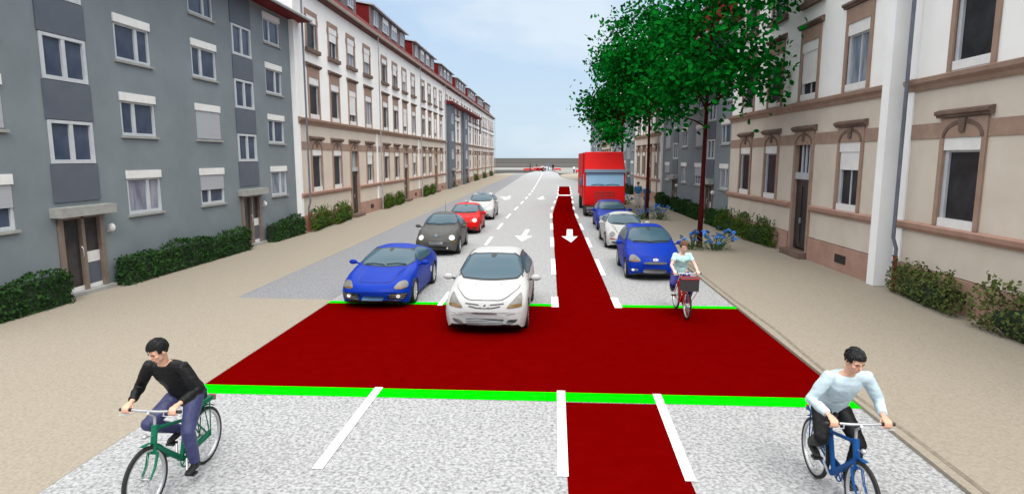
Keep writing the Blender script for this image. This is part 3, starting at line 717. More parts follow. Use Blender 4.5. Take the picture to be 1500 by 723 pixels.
# ------------------------------------------------------------------ cars: lofted body + parts projected onto it (front faces -y)
def lin(pts, x): return pchip(pts, x)
class Car:
    def __init__(s, sp):
        s.sp = sp; L, W = sp['L'], sp['W']
        s.L, s.W = L, W
        ys = sorted(set([0,.015,.04,.08,.13,.19,.26]+[.3+i*.045 for i in range(int((L-.55)/.045))]+[L-.25,L-.18,L-.12,L-.07,L-.03,L]))
        rows = []
        for y in ys:
            w = lin(sp['w'], y); zt = lin(sp['zt'], y); zs = min(lin(sp['zs'], y), zt-.005); zb = lin(sp['zb'], y)
            wt = lin(sp['wt'], y)*w; n = lin(sp['n'], y)
            def yy(x): return y+lin(sp['bulge'], y)*(min(1, abs(x)/(W))**2.2)
            def arch(yv):
                z = zb
                for a in sp['axles']:
                    q = sp['ar']**2-(yv-a)**2
                    if q > 0: z = max(z, sp['wr']+math.sqrt(q))
                return min(z, zs-.08)
            half = []
            for fx in (0, .5, .8, .93): half.append((w*fx, arch(yy(w)) if fx > .6 else zb+.03))
            za = arch(yy(w))
            for i in range(8):
                t = i/7; z = za+t*(zs-za); tt = (z-zb)/max(.05, zs-zb)
                half.append((w*(1-.07*(1-tt)**2.5-sp.get('tumble',.05)*max(0,tt-.45)**2*3.3), z))
            xs = half[-1][0]
            for i in range(1, 13):
                th = math.pi/2*i/12; c_ = max(0, math.cos(th))**(2/n); s_ = math.sin(th)**(2/n)
                x = (xs-(xs-min(wt, xs))*s_)*c_; z = zs+(zt-zs)*s_
                for (A, by, sy, bx, sx) in sp.get('bumps', []):
                    z += A*math.exp(-((y-by)/sy)**2-((x-bx)/sx)**2)
                half.append((x, z))
            full = [(x, yy(x), z) for x, z in half]+[(-x, yy(x), z) for x, z in half[-2:0:-1]]
            rows.append(full)
        n = len(rows[0]); b = MB()
        vs = [v for r in rows for v in r]; fs = []
        for i in range(len(rows)-1):
            for k in range(n): fs.append((i*n+k, i*n+(k+1)%n, (i+1)*n+(k+1)%n, (i+1)*n+k))
        fs += [tuple(range(n)), tuple((len(rows)-1)*n+k for k in range(n-1,-1,-1))]
        b.add(vs, fs)
        me = b.mesh('body', [sp['paint'], 'blackplastic'], True, 50)
        for p in me.polygons:
            if p.normal.z < -.45 or max(abs(me.vertices[v].co.x) for v in p.vertices) < W*.9 and p.normal.z < .3 and abs(p.normal.y) < .95 and p.center.z < .55 and abs(p.normal.x) < .5 and .25 < p.center.y < L-.25: p.material_index = 1
        s.me = me
        bm = bmesh.new(); bm.from_mesh(me); s.bvh = BVHTree.FromBMesh(bm); bm.free()
        s.root = empty(sp.get('name', 'parked_car'))
        s.body = objm('body', me, s.root)
    def cast(s, ax, a, c, tilt=0):
        if ax == 'f': d = Vector((0, math.cos(tilt), -math.sin(tilt))); o = Vector((a, 0, c))-d*4
        elif ax == 'b': d = Vector((0,-1,0)); o = Vector((a, s.L+3, c))
        elif ax == 'r': d = Vector((-1,0,0)); o = Vector((4, a, c))
        elif ax == 'l': d = Vector((1,0,0)); o = Vector((-4, a, c))
        elif ax == 't': d = Vector((0,0,-1)); o = Vector((a, c, 5))
        h, nrm, i, dist = s.bvh.ray_cast(o, d)
        if h is None: return None, None
        if nrm.dot(d) > 0: nrm = -nrm
        return h, nrm
    def patch(s, name, m, ax, poly, off=.006, smooth=2, parent=None, tilt=0, mirror=False, thick=.012, rim=None, star=None):
        P = [Vector(p) for p in poly]
        for _ in range(smooth):
            Q = []
            for i in range(len(P)):
                a, b = P[i], P[(i+1)%len(P)]; Q += [a*.8+b*.2, a*.2+b*.8]
            P = Q
        per = sum((P[i]-P[(i+1)%len(P)]).length for i in range(len(P))); step = max(.02, per/90); Q = []
        for i in range(len(P)):
            a, b = P[i], P[(i+1)%len(P)]; k = max(1, round((b-a).length/step))
            Q += [a.lerp(b, j/k) for j in range(k)]
        P = Q; c = Vector(star) if star else sum(P, Vector((0,0)))/len(P)
        res = []
        for sg_ in ((1,-1) if mirror else (1,)):
            b = MB(); N = len(P); vs = []; facs = [1,.94,.85,.74,.62,.5,.38,.26,.13]
            good = True
            def hit(p):
                a, z = p
                if ax in 'fbt': a = a*sg_
                axx = ax
                if ax == 'r' and sg_ < 0: axx = 'l'
                return s.cast(axx, a, z, tilt)
            ring0 = []
            for fc in facs:
                for p in P:
                    f = fc; h, nr = hit(c+(p-c)*f)
                    while h is None and f > .05: f *= .94; h, nr = hit(c+(p-c)*f)
                    if h is None: good = False; h, nr = Vector((0,0,0)), Vector((0,0,1))
                    if fc == 1: ring0.append((h, nr))
                    vs.append(h+nr*off)
            h, nr = hit(c)
            if h is None: good = False; h, nr = Vector((0,0,0)), Vector((0,0,1))
            vs.append(h+nr*off); ci = len(vs)-1
            vs += [h_+n_*(off-thick) for h_, n_ in ring0]
            if not good: print('patch missed', name, s.sp.get('paint'))
            fs = []
            for r in range(len(facs)-1):
                for k in range(N): fs.append((r*N+k, r*N+(k+1)%N, (r+1)*N+(k+1)%N, (r+1)*N+k))
            o_ = (len(facs)-1)*N
            fs += [(o_+k, o_+(k+1)%N, ci) for k in range(N)]
            b.add(vs, fs); b.cur = 1 if rim else 0
            b.f += [(ci+1+k, ci+1+(k+1)%N, (k+1)%N, k) for k in range(N)]; b.m += [b.cur]*N
            o = b.build(name, [m, rim] if rim else m, parent or s.root, True, 45)
            res.append(o)
        return res if mirror else res[0]
    def line(s, name, m, ax, pts, r=.006, parent=None, mirror=False, tilt=0, off=.0):
        res = []
        for sg_ in ((1,-1) if mirror else (1,)):
            b = MB(); out = []
            for i in range(len(pts)-1):
                a, c = Vector(pts[i]), Vector(pts[i+1]); k = max(2, int((c-a).length/.05))
                for j in range(k+(i == len(pts)-2)):
                    p = a.lerp(c, j/k); axx = 'l' if ax == 'r' and sg_ < 0 else ax
                    h, nr = s.cast(axx, p[0]*(sg_ if ax in 'fbt' else 1), p[1], tilt)
                    if h is not None: out.append(h+nr*off)
            if len(out) > 1:
                b.tube(out, r, 6); res.append(b.build(name, m, parent or s.root, True))
        return res
    def wheels(s, rimmat='rim', spokes=7):
        r = s.sp['wr']; tw = s.sp.get('tw', .2)
        key = ('wheel', round(r,3), tw, spokes)
        def mk_t():
            b = MB(); h = tw/2; ri = r*.68
            b.lathe_x([(-h*.8,ri),(-h,ri+.03),(-h,r-.03),(-h*.75,r),(h*.75,r),(h,r-.03),(h,ri+.03),(h*.8,ri)], seg=36); return b.mesh('tyre', 'tyre', True, 40)
        def mk_r():
            b = MB(); h = tw/2; ri = r*.70
            b.lathe_x([(h*.86,ri),(h*.86,ri-.022),(h*.2,ri-.04),(h*.2,.0),(-h*.7,.0),(-h*.7,ri)], seg=36)
            b.lathe_x([(h*.8,.05),(h*.8,0.0),(h*.2,0.0),(h*.2,.06)], seg=14)
            for k in range(spokes):
                t = 2*math.pi*k/spokes; c_, s_ = math.cos(t), math.sin(t)
                b.tube([(h*.72,.03*c_,.03*s_),(h*.8,ri*.55*c_,ri*.55*s_),(h*.78,(ri-.01)*c_,(ri-.01)*s_)], [(.016,.03),(.014,.026),(.014,.034)], 6)
            b.cur = 1; b.lathe_x([(h*.22,ri*.92),(h*.22,.05),(h*.16,.05),(h*.16,ri*.92)], seg=24)
            return b.mesh('wheel', [rimmat, 'greyplastic'], True, 40)
        mt, mr = cached(key+('t',), mk_t), cached(key+('r', rimmat), mk_r)
        for a in s.sp['axles']:
            wv = lin(s.sp['w'], a)
            for sg_ in (1,-1):
                o = objm('wheel', mr, s.root, (sg_*(wv-tw/2-.015), a, r))
                if sg_ < 0: o.rotation_euler = (0,0,math.pi)
                objm('tyre', mt, o)
    def mirrors(s, y, z, m, x=None, stalk='blackplastic', sc=1):
        for sg_ in (1,-1):
            h, n_ = s.cast('r' if sg_ > 0 else 'l', y, z)
            hx = h.x if h is not None else sg_*s.W*.9
            b = MB(); b.ell((hx+sg_*.17, y-.02, z+.045), (.115*sc,.06*sc,.07*sc), 14, 10); o = b.build('wing_mirror', m, s.root, True)
            b = MB(); b.tube([(hx-sg_*.03,y+.03,z-.02),(hx+sg_*.12,y,z+.02)], [.03,.022], 8); b.build('mirror_arm', stalk, o, True)
    def place(s, x, y, rz=0, label='', z=.0085):
        s.root.location = (x, y, z); s.root.rotation_euler = (0,0,rz); tag(s.root, label, s.sp.get('cat', 'car'), s.sp.get('group', 'cars standing in the street'))
def wipers(c, y, z, hw, r=.011):
    for x0, x1 in ((-hw*.75, -.02), (.02, hw*.8)):
        pass

def spec(**k):
    d = dict(ar=.37, wr=.31, tumble=.05, bumps=[]); d.update(k)
    return d

# --- white hatchback waiting over the red crossing
def glasses(c, ws, sidew, rearw=None, seal=.022, side_seal=.016, hood=None):
    cx = sum(p[0] for p in ws)/len(ws); cz = sum(p[1] for p in ws)/len(ws)
    grow = lambda P, g: [(p[0]+(g if p[0] > cx+.01 else -g if p[0] < cx-.01 else 0), p[1]+(g if p[1] > cz else -g)) for p in P]
    w_ = c.patch('windscreen', 'carglass', 'f', ws, .010, 1)
    c.patch('windscreen_seal', 'blackplastic', 'f', grow(ws, seal), .004, 1, parent=w_)
    sx = sum(p[0] for p in sidew)/len(sidew); sz = sum(p[1] for p in sidew)/len(sidew)
    gs = [(p[0]+(p[0]-sx)*.05, p[1]+(side_seal if p[1] > sz else -side_seal)) for p in sidew]
    ws2 = c.patch('side_window', 'carglass', 'r', sidew, .009, 2, mirror=True)
    c_side = iter(ws2)
    for sgn, w2 in zip((1,-1), ws2):
        # seal under each side window
        pp = c.patch('window_seal', 'blackplastic', 'r' if sgn > 0 else 'l', gs, .003, 2, parent=w2)
    if rearw: c.patch('rear_window', 'carglass', 'b', rearw, .008, 2)
    return w_, ws2
def mirror_badge(w_, c, z, hw=.06):
    c.patch('mirror_foot', 'blackplastic', 'f', [(-hw,z),(hw,z),(hw*.6,z-.05),(-hw*.6,z-.05)], .014, 1, parent=w_)
def bonnet(c, poly, m):
    o = c.patch('bonnet', m, 't', poly, .007, 2, rim='blackplastic')
    cx = sum(p[0] for p in poly)/len(poly); cy = sum(p[1] for p in poly)/len(poly)
    c.patch('bonnet_gap', 'blackplastic', 't', [(p[0]+.014*(1 if p[0] > cx else -1), p[1]+.014*(1 if p[1] > cy else -1)) for p in poly], .0015, 2, parent=o)
def doors(c, poly, m, hy, hz):
    o2 = c.patch('door', m, 'r', poly, .006, 1, mirror=True, rim='blackplastic')
    for sg_, o in zip((1,-1), o2):
        cx = sum(p[0] for p in poly)/len(poly); cz = sum(p[1] for p in poly)/len(poly)
        c.patch('door_gap', 'blackplastic', 'r' if sg_ > 0 else 'l', [(p[0]+.012*(1 if p[0] > cx else -1), p[1]+.012*(1 if p[1] > cz else -1)) for p in poly], .001, 1, parent=o)
        h, n_ = c.cast('r' if sg_ > 0 else 'l', hy, hz)
        if h is not None:
            b = MB(); b.tube([(h.x,hy-.09,hz),(h.x+sg_*.035,hy-.06,hz),(h.x+sg_*.035,hy+.06,hz),(h.x,hy+.09,hz)], .012, 6); b.build('door_handle', m, o, True)
def tails(c, poly): c.patch('tail_light', 'redlens', 'b', poly, .008, 1, mirror=True)
def wip(c, w_, pts_list):
    for pts in pts_list: c.line('wiper', 'blackplastic', 'f', pts, .010, parent=w_, off=.022)
def badge_ring(c, name, x, z, rx, rz, m='silver', tilt=0):
    pts = [(x+rx*math.cos(t*math.pi/8), z+rz*math.sin(t*math.pi/8)) for t in range(17)]
    return c.line(name, m, 'f', pts, .009, off=.012)

c = Car(spec(paint='whitecar', L=4.3, W=.90, wr=.31, ar=.365, axles=(.83,3.42), tumble=.045,
    w=[(0,.76),(.06,.84),(.2,.885),(.6,.90),(3.6,.90),(4.1,.86),(4.3,.78)],
    zt=[(0,.52),(.03,.62),(.12,.74),(.35,.83),(.8,.93),(1.12,1.0),(1.6,1.22),(2.05,1.405),(2.5,1.47),(3.1,1.455),(3.6,1.35),(4.0,1.1),(4.2,1.0),(4.3,.85)],
    zs=[(0,.46),(.05,.55),(.2,.67),(.5,.77),(1.0,.86),(1.3,.90),(2.5,.95),(3.6,.98),(4.1,.9),(4.3,.7)],
    zb=[(0,.24),(.05,.17),(.2,.15),(4.1,.2),(4.3,.32)],
    wt=[(0,.75),(.9,.80),(1.1,.82),(1.5,.78),(2.1,.69),(3.2,.68),(3.9,.72),(4.3,.7)],
    n=[(0,2.6),(.9,3.0),(1.2,4.5),(1.7,6),(2.4,6),(3.6,5),(4.2,3)],
    bulge=[(0,.26),(.5,.2),(1.1,.10),(2.0,.04),(3.8,-.05),(4.3,-.2)]))
w_, sws = glasses(c, [(-.75,1.03),(0,1.0),(.75,1.03),(.60,1.40),(0,1.42),(-.60,1.40)], [(1.55,1.02),(2.1,1.34),(2.6,1.39),(3.2,1.33),(3.65,1.06),(3.4,1.02)], [(-.5,1.12),(.5,1.12),(.42,1.34),(-.42,1.34)])
mirror_badge(w_, c, 1.415, .075)
wip(c, w_, [])
bonnet(c, [(-.40,.17),(0,.13),(.40,.17),(.66,.75),(.70,1.02),(0,.94),(-.70,1.02),(-.66,.75)], 'whitecar')
for sg_ in (1,-1):
    hl = c.patch('headlight', 'lamp', 'f', [(sg_*.44,.585),(sg_*.76,.60),(sg_*.775,.72),(sg_*.74,.83),(sg_*.66,.79),(sg_*.52,.68)], .010, 2)
    c.patch('indicator', 'amber', 'f', [(sg_*.445,.588),(sg_*.765,.60),(sg_*.77,.655),(sg_*.62,.66),(sg_*.50,.645)], .016, 1, parent=hl)
    c.patch('fog_lamp_recess', 'greyplastic', 'f', [(sg_*.43,.25),(sg_*.50,.345),(sg_*.71,.365),(sg_*.62,.27)], .008, 1)
c.line('grille_bar', 'greyplastic', 'f', [(-.40,.685),(-.12,.665)], .016); c.line('grille_bar', 'greyplastic', 'f', [(.40,.685),(.12,.665)], .016)
c.line('grille_lip', 'greyplastic', 'f', [(-.33,.635),(-.15,.605),(.15,.605),(.33,.635)], .016)
bp = c.patch('badge_panel', 'whitecar', 'f', [(-.10,.70),(.10,.70),(.075,.605),(-.075,.605)], .014, 1)
b = MB(); h, nr = c.cast('f', 0, .655)
for q in ([(-.035,-.02),(-.012,-.025),(-.005,-.005),(.012,-.025),(.035,-.018),(.022,.0),(.03,.03),(.012,.022),(-.008,.012)],):
    b.prism_y([(x, h.z+z) for x, z in q], h.y-.024, h.y-.010)
b.build('badge', 'blackplastic', bp)
c.patch('number_plate_recess', 'greyplastic' if False else 'plate', 'f', [(-.27,.53),(.27,.53),(.26,.46),(-.26,.46)], .006, 1)
for k in range(4): c.line('lower_grille_bar', 'greyplastic', 'f', [(-.40+.012*k,.345-.030*k),(.40-.012*k,.345-.030*k)], .012, off=.002)
c.line('bumper_crease', 'silver', 'f', [(-.74,.50),(-.45,.45)], .008); c.line('bumper_crease', 'silver', 'f', [(.74,.50),(.45,.45)], .008)
for sg_ in (1,-1):
    b = MB(); pts = []
    for i in range(14):
        y = 1.35+i*.17; z = None
        hh, nn = c.cast('t', sg_*pchip([(1.3,.73),(2.1,.63),(2.6,.61),(3.4,.61)], y), y)
        if hh is not None: pts.append(hh+Vector((0,0,.004)))
    b.tube(pts, .014, 6); b.build('roof_trim', 'blackplastic', c.root, True)
for x in (-.28,.28):
    hh, nn = c.cast('t', x, .86); b = MB(); b.ell(hh, (.016,.022,.012), 8, 6); b.build('washer_jet', 'blackplastic', c.root, True)
doors(c, [(1.36,.34),(1.32,.80),(1.5,.97),(2.62,.985),(2.66,.36)], 'whitecar', 2.5, .86)
tails(c, [(.5,.75),(.68,.75),(.66,.98),(.52,.98)])
c.mirrors(1.55, .93, 'whitecar', sc=1.0); c.wheels()
c.place(-1.33, 12.35, R(-1.0), 'white hatchback stopped with its front wheels on the red crossing')

# --- blue coupe with raised fenders
def sports(paintm, lampm, label, x, y, rz, classic=False, wheels=True):
    c = Car(spec(paint=paintm, L=4.34, W=.90, wr=.325, ar=.38, axles=(.86,3.28), tumble=.06, tw=.24,
        w=[(0,.72),(.06,.80),(.2,.86),(.8,.885),(1.6,.855),(2.4,.86),(3.2,.905),(4.0,.86),(4.34,.74)],
        zt=[(0,.45),(.03,.52),(.12,.60),(.4,.685),(.9,.79),(1.22,.87),(1.7,1.1),(2.1,1.245),(2.45,1.30),(2.9,1.27),(3.5,1.09),(4.0,.91),(4.25,.83),(4.34,.7)] if not classic else
           [(0,.43),(.03,.5),(.12,.58),(.4,.66),(.9,.78),(1.2,.87),(1.65,1.1),(2.05,1.27),(2.4,1.32),(2.9,1.28),(3.5,1.08),(4.0,.88),(4.25,.8),(4.34,.66)],
        zs=[(0,.40),(.05,.46),(.2,.55),(.5,.63),(1.0,.74),(1.3,.82),(2.2,.87),(3.2,.90),(3.9,.83),(4.34,.6)],
        zb=[(0,.22),(.05,.15),(.2,.13),(4.1,.18),(4.34,.3)],
        wt=[(0,.75),(.9,.82),(1.2,.82),(1.6,.76),(2.1,.65),(2.9,.60),(3.6,.62),(4.34,.7)],
        n=[(0,2.4),(.9,2.6),(1.3,3.4),(1.8,4),(2.4,3.6),(3.4,3),(4.2,2.6)],
        bulge=[(0,.34),(.5,.24),(1.1,.14),(2.0,.05),(3.8,-.05),(4.34,-.25)],
        bumps=[(.10,.70,.50,.66,.17),(.08,3.2,.55,.74,.2)] if not classic else [(.13,.62,.45,.64,.17),(.07,3.2,.5,.74,.2)]))
    w_, s2 = glasses(c, [(-.71,.92),(0,.88),(.71,.92),(.55,1.20),(0,1.245),(-.55,1.20)], [(1.72,.93),(2.15,1.17),(2.6,1.205),(3.0,1.13),(3.12,.98),(2.9,.93)], [(-.4,1.0),(.4,1.0),(.33,1.18),(-.33,1.18)], seal=.018)
    mirror_badge(w_, c, 1.235, .06)
    wip(c, w_, [[(-.52,.91),(-.30,.925),(-.02,.90)], [(.02,.91),(.28,.93),(.52,.915)]])
    bonnet(c, [(-.42,.30),(0,.24),(.42,.30),(.47,.9),(.60,1.2),(0,1.08),(-.60,1.2),(-.47,.9)], paintm)
    if not classic:
        for sg_ in (1,-1):
            hl = c.patch('headlight', 'lamp', 'f', [(sg_*.47,.545),(sg_*.67,.535),(sg_*.785,.60),(sg_*.775,.71),(sg_*.70,.775),(sg_*.575,.73)], .010, 2, tilt=.2)
            c.patch('indicator', 'amber', 'f', [(sg_*.49,.556),(sg_*.67,.546),(sg_*.755,.59),(sg_*.66,.595),(sg_*.52,.585)], .015, 1, parent=hl, tilt=.2)
            it = c.patch('air_intake', 'blackplastic', 'f', [(sg_*.32,.215),(sg_*.36,.405),(sg_*.77,.415),(sg_*.79,.33),(sg_*.68,.235)], .006, 1)
            for k in range(3): c.line('intake_slat', 'lamp', 'f', [(sg_*(.385-.01*k),.365-.045*k),(sg_*(.765-.025*k),.372-.045*k)], .008, off=.010, parent=it)
            fl_ = c.patch('fog_lamp', 'lampwhite', 'f', [(sg_*.60+.05*math.cos(t*math.pi/4),.335+.05*math.sin(t*math.pi/4)) for t in range(8)], .026, 1)
        c.patch('number_plate', 'plateblue', 'f', [(-.25,.32),(.25,.32),(.25,.245),(-.25,.245)], .012, 0)
        c.patch('side_scoop', 'silver', 'r', [(2.72,.5),(2.80,.62),(2.90,.60),(2.86,.42)], .008, 1, mirror=True)
    else:
        for sg_ in (1,-1):
            hl = c.patch('headlight', 'lamp', 'f', [(sg_*.62+.115*math.cos(t*math.pi/6),.66+.125*math.sin(t*math.pi/6)) for t in range(12)], .012, 1, tilt=.25)
            c.line('headlight_ring', 'silver', 'f', [(sg_*.62+.12*math.cos(t*math.pi/8),.66+.13*math.sin(t*math.pi/8)) for t in range(17)], .008, off=.008, tilt=.25, parent=hl)
            c.patch('indicator', 'redlens', 'f', [(sg_*.52,.40),(sg_*.72,.41),(sg_*.72,.455),(sg_*.52,.445)], .010, 1)
            c.patch('air_intake', 'blackplastic', 'f', [(sg_*.34,.24),(sg_*.34,.32),(sg_*.66,.33),(sg_*.66,.26)], .006, 1)
        c.patch('lower_grille', 'blackplastic', 'f', [(-.26,.23),(.26,.23),(.26,.31),(-.26,.31)], .006, 1)
    doors(c, [(1.48,.36),(1.44,.70),(1.62,.875),(2.62,.90),(2.75,.62),(2.62,.36)], paintm, 2.5, .78)
    tails(c, [(.5,.6),(.76,.6),(.74,.7),(.52,.7)])
    c.mirrors(1.66, .88, paintm, stalk=paintm, sc=.95); c.wheels(spokes=10)
    c.place(x, y, rz, label); c.root.scale = (1.035,1.035,.985) if not classic else (1.03,)*3; return c
sports('blue', 'lamp', 'low blue coupe waiting at the green line in the left lane', -4.30, 14.42, R(0))
sports('whitecar', 'lamp', 'white sports coupe with round headlamps parked between two blue cars on the right', 3.22, 24.75, 0, True)

# --- round grey two-door
def roundcar():
    c = Car(spec(paint='greycar', L=4.08, W=.86, wr=.32, ar=.39, axles=(.82,3.30), tumble=.07,
        w=[(0,.62),(.06,.72),(.2,.80),(.7,.86),(1.7,.84),(2.6,.84),(3.3,.865),(3.9,.78),(4.08,.62)],
        zt=[(0,.56),(.03,.64),(.12,.74),(.35,.86),(.8,.98),(1.2,1.06),(1.55,1.25),(1.95,1.43),(2.4,1.50),(2.9,1.46),(3.4,1.28),(3.8,1.0),(4.0,.8),(4.08,.66)],
        zs=[(0,.46),(.05,.54),(.2,.64),(.6,.78),(1.1,.86),(1.4,.90),(2.4,.93),(3.2,.92),(3.8,.74),(4.08,.5)],
        zb=[(0,.26),(.05,.19),(.2,.17),(3.9,.22),(4.08,.36)],
        wt=[(0,.7),(.9,.72),(1.2,.76),(1.6,.74),(2.1,.66),(2.9,.62),(3.5,.62),(4.08,.6)],
        n=[(0,2.2),(.9,2.4),(1.3,3.4),(1.8,4),(2.4,3.6),(3.4,2.6),(4.08,2.2)],
        bulge=[(0,.36),(.5,.26),(1.1,.15),(2.0,.06),(3.6,-.06),(4.08,-.3)],
        bumps=[(.085,.62,.5,.66,.16),(.06,3.3,.5,.72,.16)]))
    w_, s2 = glasses(c, [(-.66,1.10),(0,1.075),(.66,1.10),(.545,1.40),(0,1.425),(-.545,1.40)], [(1.55,1.02),(1.95,1.30),(2.4,1.38),(2.9,1.32),(3.2,1.08),(3.0,1.0)], [(-.42,1.1),(.42,1.1),(.36,1.32),(-.36,1.32)], seal=.02)
    wip(c, w_, [[(-.55,1.10),(-.28,1.115),(.0,1.085)], [(.02,1.09),(.30,1.12),(.58,1.10)]])
    c.line('bonnet_gap', 'blackplastic', 'f', [(-.62,1.04),(-.46,.83),(-.26,.745),(0,.73),(.26,.745),(.46,.83),(.62,1.04)], .007)
    for sg_ in (1,-1):
        c.patch('headlight', 'lampwhite', 'f', [(sg_*.58+.105*math.cos(t*math.pi/6),.735+.105*math.sin(t*math.pi/6)) for t in range(12)], .014, 1, tilt=.2)
        c.patch('indicator', 'amber', 'f', [(sg_*.58,.50),(sg_*.72,.505),(sg_*.71,.56),(sg_*.60,.555)], .010, 1)
        c.patch('fog_lamp', 'lampwhite', 'f', [(sg_*.43+.035*math.cos(t*math.pi/4),.315+.035*math.sin(t*math.pi/4)) for t in range(8)], .018, 1)
    c.patch('lower_grille', 'blackplastic', 'f', [(-.54,.275),(.54,.275),(.52,.36),(-.52,.36)], .008, 1)
    c.patch('number_plate', 'plate', 'f', [(-.26,.44),(.26,.44),(.26,.555),(-.26,.555)], .016, 0)
    bd_ = c.patch('badge', 'plateblue', 'f', [(.045*math.cos(t*math.pi/6),.775+.045*math.sin(t*math.pi/6)) for t in range(12)], .012, 1)
    doors(c, [(1.38,.38),(1.34,.78),(1.5,.93),(2.62,.95),(2.78,.66),(2.66,.38)], 'greycar', 2.5, .82)
    tails(c, [(.42,.6),(.58,.6),(.56,.74),(.44,.74)])
    hh, nn = c.cast('t', .0, 2.75); b = MB(); b.tube([hh, hh+Vector((0,.16,.42))], [.008,.004], 6); b.build('aerial', 'blackplastic', c.root, True)
    c.mirrors(1.55, .95, 'greycar', sc=.95); c.wheels()
    c.place(-4.26, 22.7, R(1.5), 'rounded dark grey two-door car behind the blue coupe')
roundcar()

# --- generic hatch / saloon family
def hatch(paintm, label, x, y, rz, L=4.1, H=1.45, W=.85, nose=1.0, lamp='big', roofglass=False, lampmat='lamp', front='grille', low=0):
    k = L/4.1; zz = H/1.45
    c = Car(spec(paint=paintm, L=L, W=W, wr=.30, ar=.355, axles=(.80*nose, L-.80), tumble=.05,
        w=[(0,.70*W/.85),(.06,.77*W/.85),(.2,.825*W/.85),(.6,W),(L-.7,W),(L-.2,.94*W),(L,.85*W)],
        zt=[(0,.54),(.03,.64),(.12,.76),(.35,.85),(.75*nose,.95*zz),(1.02*nose,1.02*zz),(1.45*nose+.05,1.24*zz),(1.9*nose+.05,1.39*zz),(2.4,1.45*zz),(L*.76,1.43*zz),(L*.9,1.30*zz-low),(L-.12,1.05*zz-low),(L,.9*zz-low)],
        zs=[(0,.46),(.05,.56),(.2,.68),(.5,.79),(.95*nose,.87*zz),(1.3*nose,.91*zz),(2.4,.95*zz),(L-.6,.98*zz-low*.5),(L-.1,.9*zz-low*.5),(L,.75*zz-low*.5)],
        zb=[(0,.25),(.05,.18),(.2,.16),(L-.2,.2),(L,.32)],
        wt=[(0,.75),(.8,.80),(1.05,.84),(1.4,.79),(2.0,.70),(L*.75,.69),(L,.72)],
        n=[(0,2.6),(.8,2.9),(1.1,4.2),(1.6,6),(2.4,6),(L-.5,5),(L,3)],
        bulge=[(0,.26),(.5,.2),(1.1,.10),(2.0,.04),(L-.4,-.05),(L,-.15)]))
    yc = 1.02*nose
    w_, s2 = glasses(c, [(-.69,1.06*zz),(0,1.035*zz),(.69,1.06*zz),(.565,1.375*zz),(0,1.40*zz),(-.565,1.375*zz)], [(1.48*nose,1.03*zz),(1.98*nose,1.31*zz),(2.5,1.36*zz),(L*.8,1.33*zz-low*.6),(L*.87,1.08*zz-low*.6),(L*.8,1.03*zz-low*.3)], [(-.5,1.08*zz-low),(.5,1.08*zz-low),(.44,1.27*zz-low),(-.44,1.27*zz-low)], seal=.02)
    mirror_badge(w_, c, 1.39*zz, .06)
    wip(c, w_, [[(-.55,1.05*zz),(-.28,1.062*zz),(-.01,1.04*zz)], [(.02,1.045*zz),(.30,1.066*zz),(.58,1.055*zz)]])
    c.line('bonnet_gap', 'blackplastic', 'f', [(-.66,.98*zz),(-.55,.83),(-.36,.745),(0,.735),(.36,.745),(.55,.83),(.66,.98*zz)], .006)
    for sg_ in (1,-1):
        if lamp == 'big':
            hl = c.patch('headlight', lampmat, 'f', [(sg_*.43,.60),(sg_*.72,.59),(sg_*.765,.66),(sg_*.70,.79),(sg_*.60,.815),(sg_*.45,.70)], .010, 2, tilt=.1)
            c.patch('indicator', 'amber', 'f', [(sg_*.432,.60),(sg_*.72,.592),(sg_*.745,.632),(sg_*.60,.645),(sg_*.46,.64)], .015, 1, parent=hl, tilt=.1)
        elif lamp == 'round':
            hl = c.patch('headlight', 'lampwhite', 'f', [(sg_*.60+.105*math.cos(t*math.pi/6),.695+.095*math.sin(t*math.pi/6)) for t in range(12)], .012, 1, tilt=.1)
            c.patch('indicator', 'amber', 'f', [(sg_*.47+.055*math.cos(t*math.pi/4),.67+.055*math.sin(t*math.pi/4)) for t in range(8)], .012, 1)
        else:
            hl = c.patch('headlight', 'lampwhite', 'f', [(sg_*.42,.62),(sg_*.74,.65),(sg_*.76,.74),(sg_*.68,.78),(sg_*.44,.73)], .010, 2, tilt=.1)
    if front == 'grille':
        c.patch('grille', 'greyplastic', 'f', [(-.36,.60),(.36,.60),(.31,.52),(-.31,.52)], .008, 1)
        c.patch('lower_grille', 'greyplastic', 'f', [(-.34,.25),(.34,.25),(.36,.37),(-.36,.37)], .008, 1)
        badge_ring(c, 'badge', 0, .655, .07, .035); badge_ring(c, 'badge', 0, .660, .025, .033)
        for sg_ in (1,-1):
            c.patch('fog_lamp_recess', 'greyplastic', 'f', [(sg_*.50,.31),(sg_*.72,.315),(sg_*.70,.385),(sg_*.50,.375)], .006, 1)
            c.patch('fog_lamp', 'lampwhite', 'f', [(sg_*.645+.04*math.cos(t*math.pi/4),.345+.04*math.sin(t*math.pi/4)) for t in range(8)], .016, 1)
    elif front == 'slots':
        c.patch('grille', 'blackplastic', 'f', [(-.30,.55),(.30,.55),(.33,.62),(-.33,.62)], .008, 1)
        c.patch('lower_grille', 'blackplastic', 'f', [(-.42,.25),(.42,.25),(.38,.36),(-.38,.36)], .008, 1)
        for sg_ in (1,-1): c.patch('air_intake', 'blackplastic', 'f', [(sg_*.50,.26),(sg_*.72,.28),(sg_*.70,.36),(sg_*.50,.35)], .008, 1)
    elif front == 'suv':
        c.patch('grille', 'greyplastic', 'f', [(-.26,.60),(.26,.60),(.24,.70),(-.24,.70)], .008, 1)
        c.patch('lower_grille', 'greyplastic', 'f', [(-.60,.26),(.60,.26),(.56,.38),(-.56,.38)], .008, 1)
        c.patch('number_plate', 'plate', 'f', [(-.25,.44),(.25,.44),(.25,.54),(-.25,.54)], .014, 0)
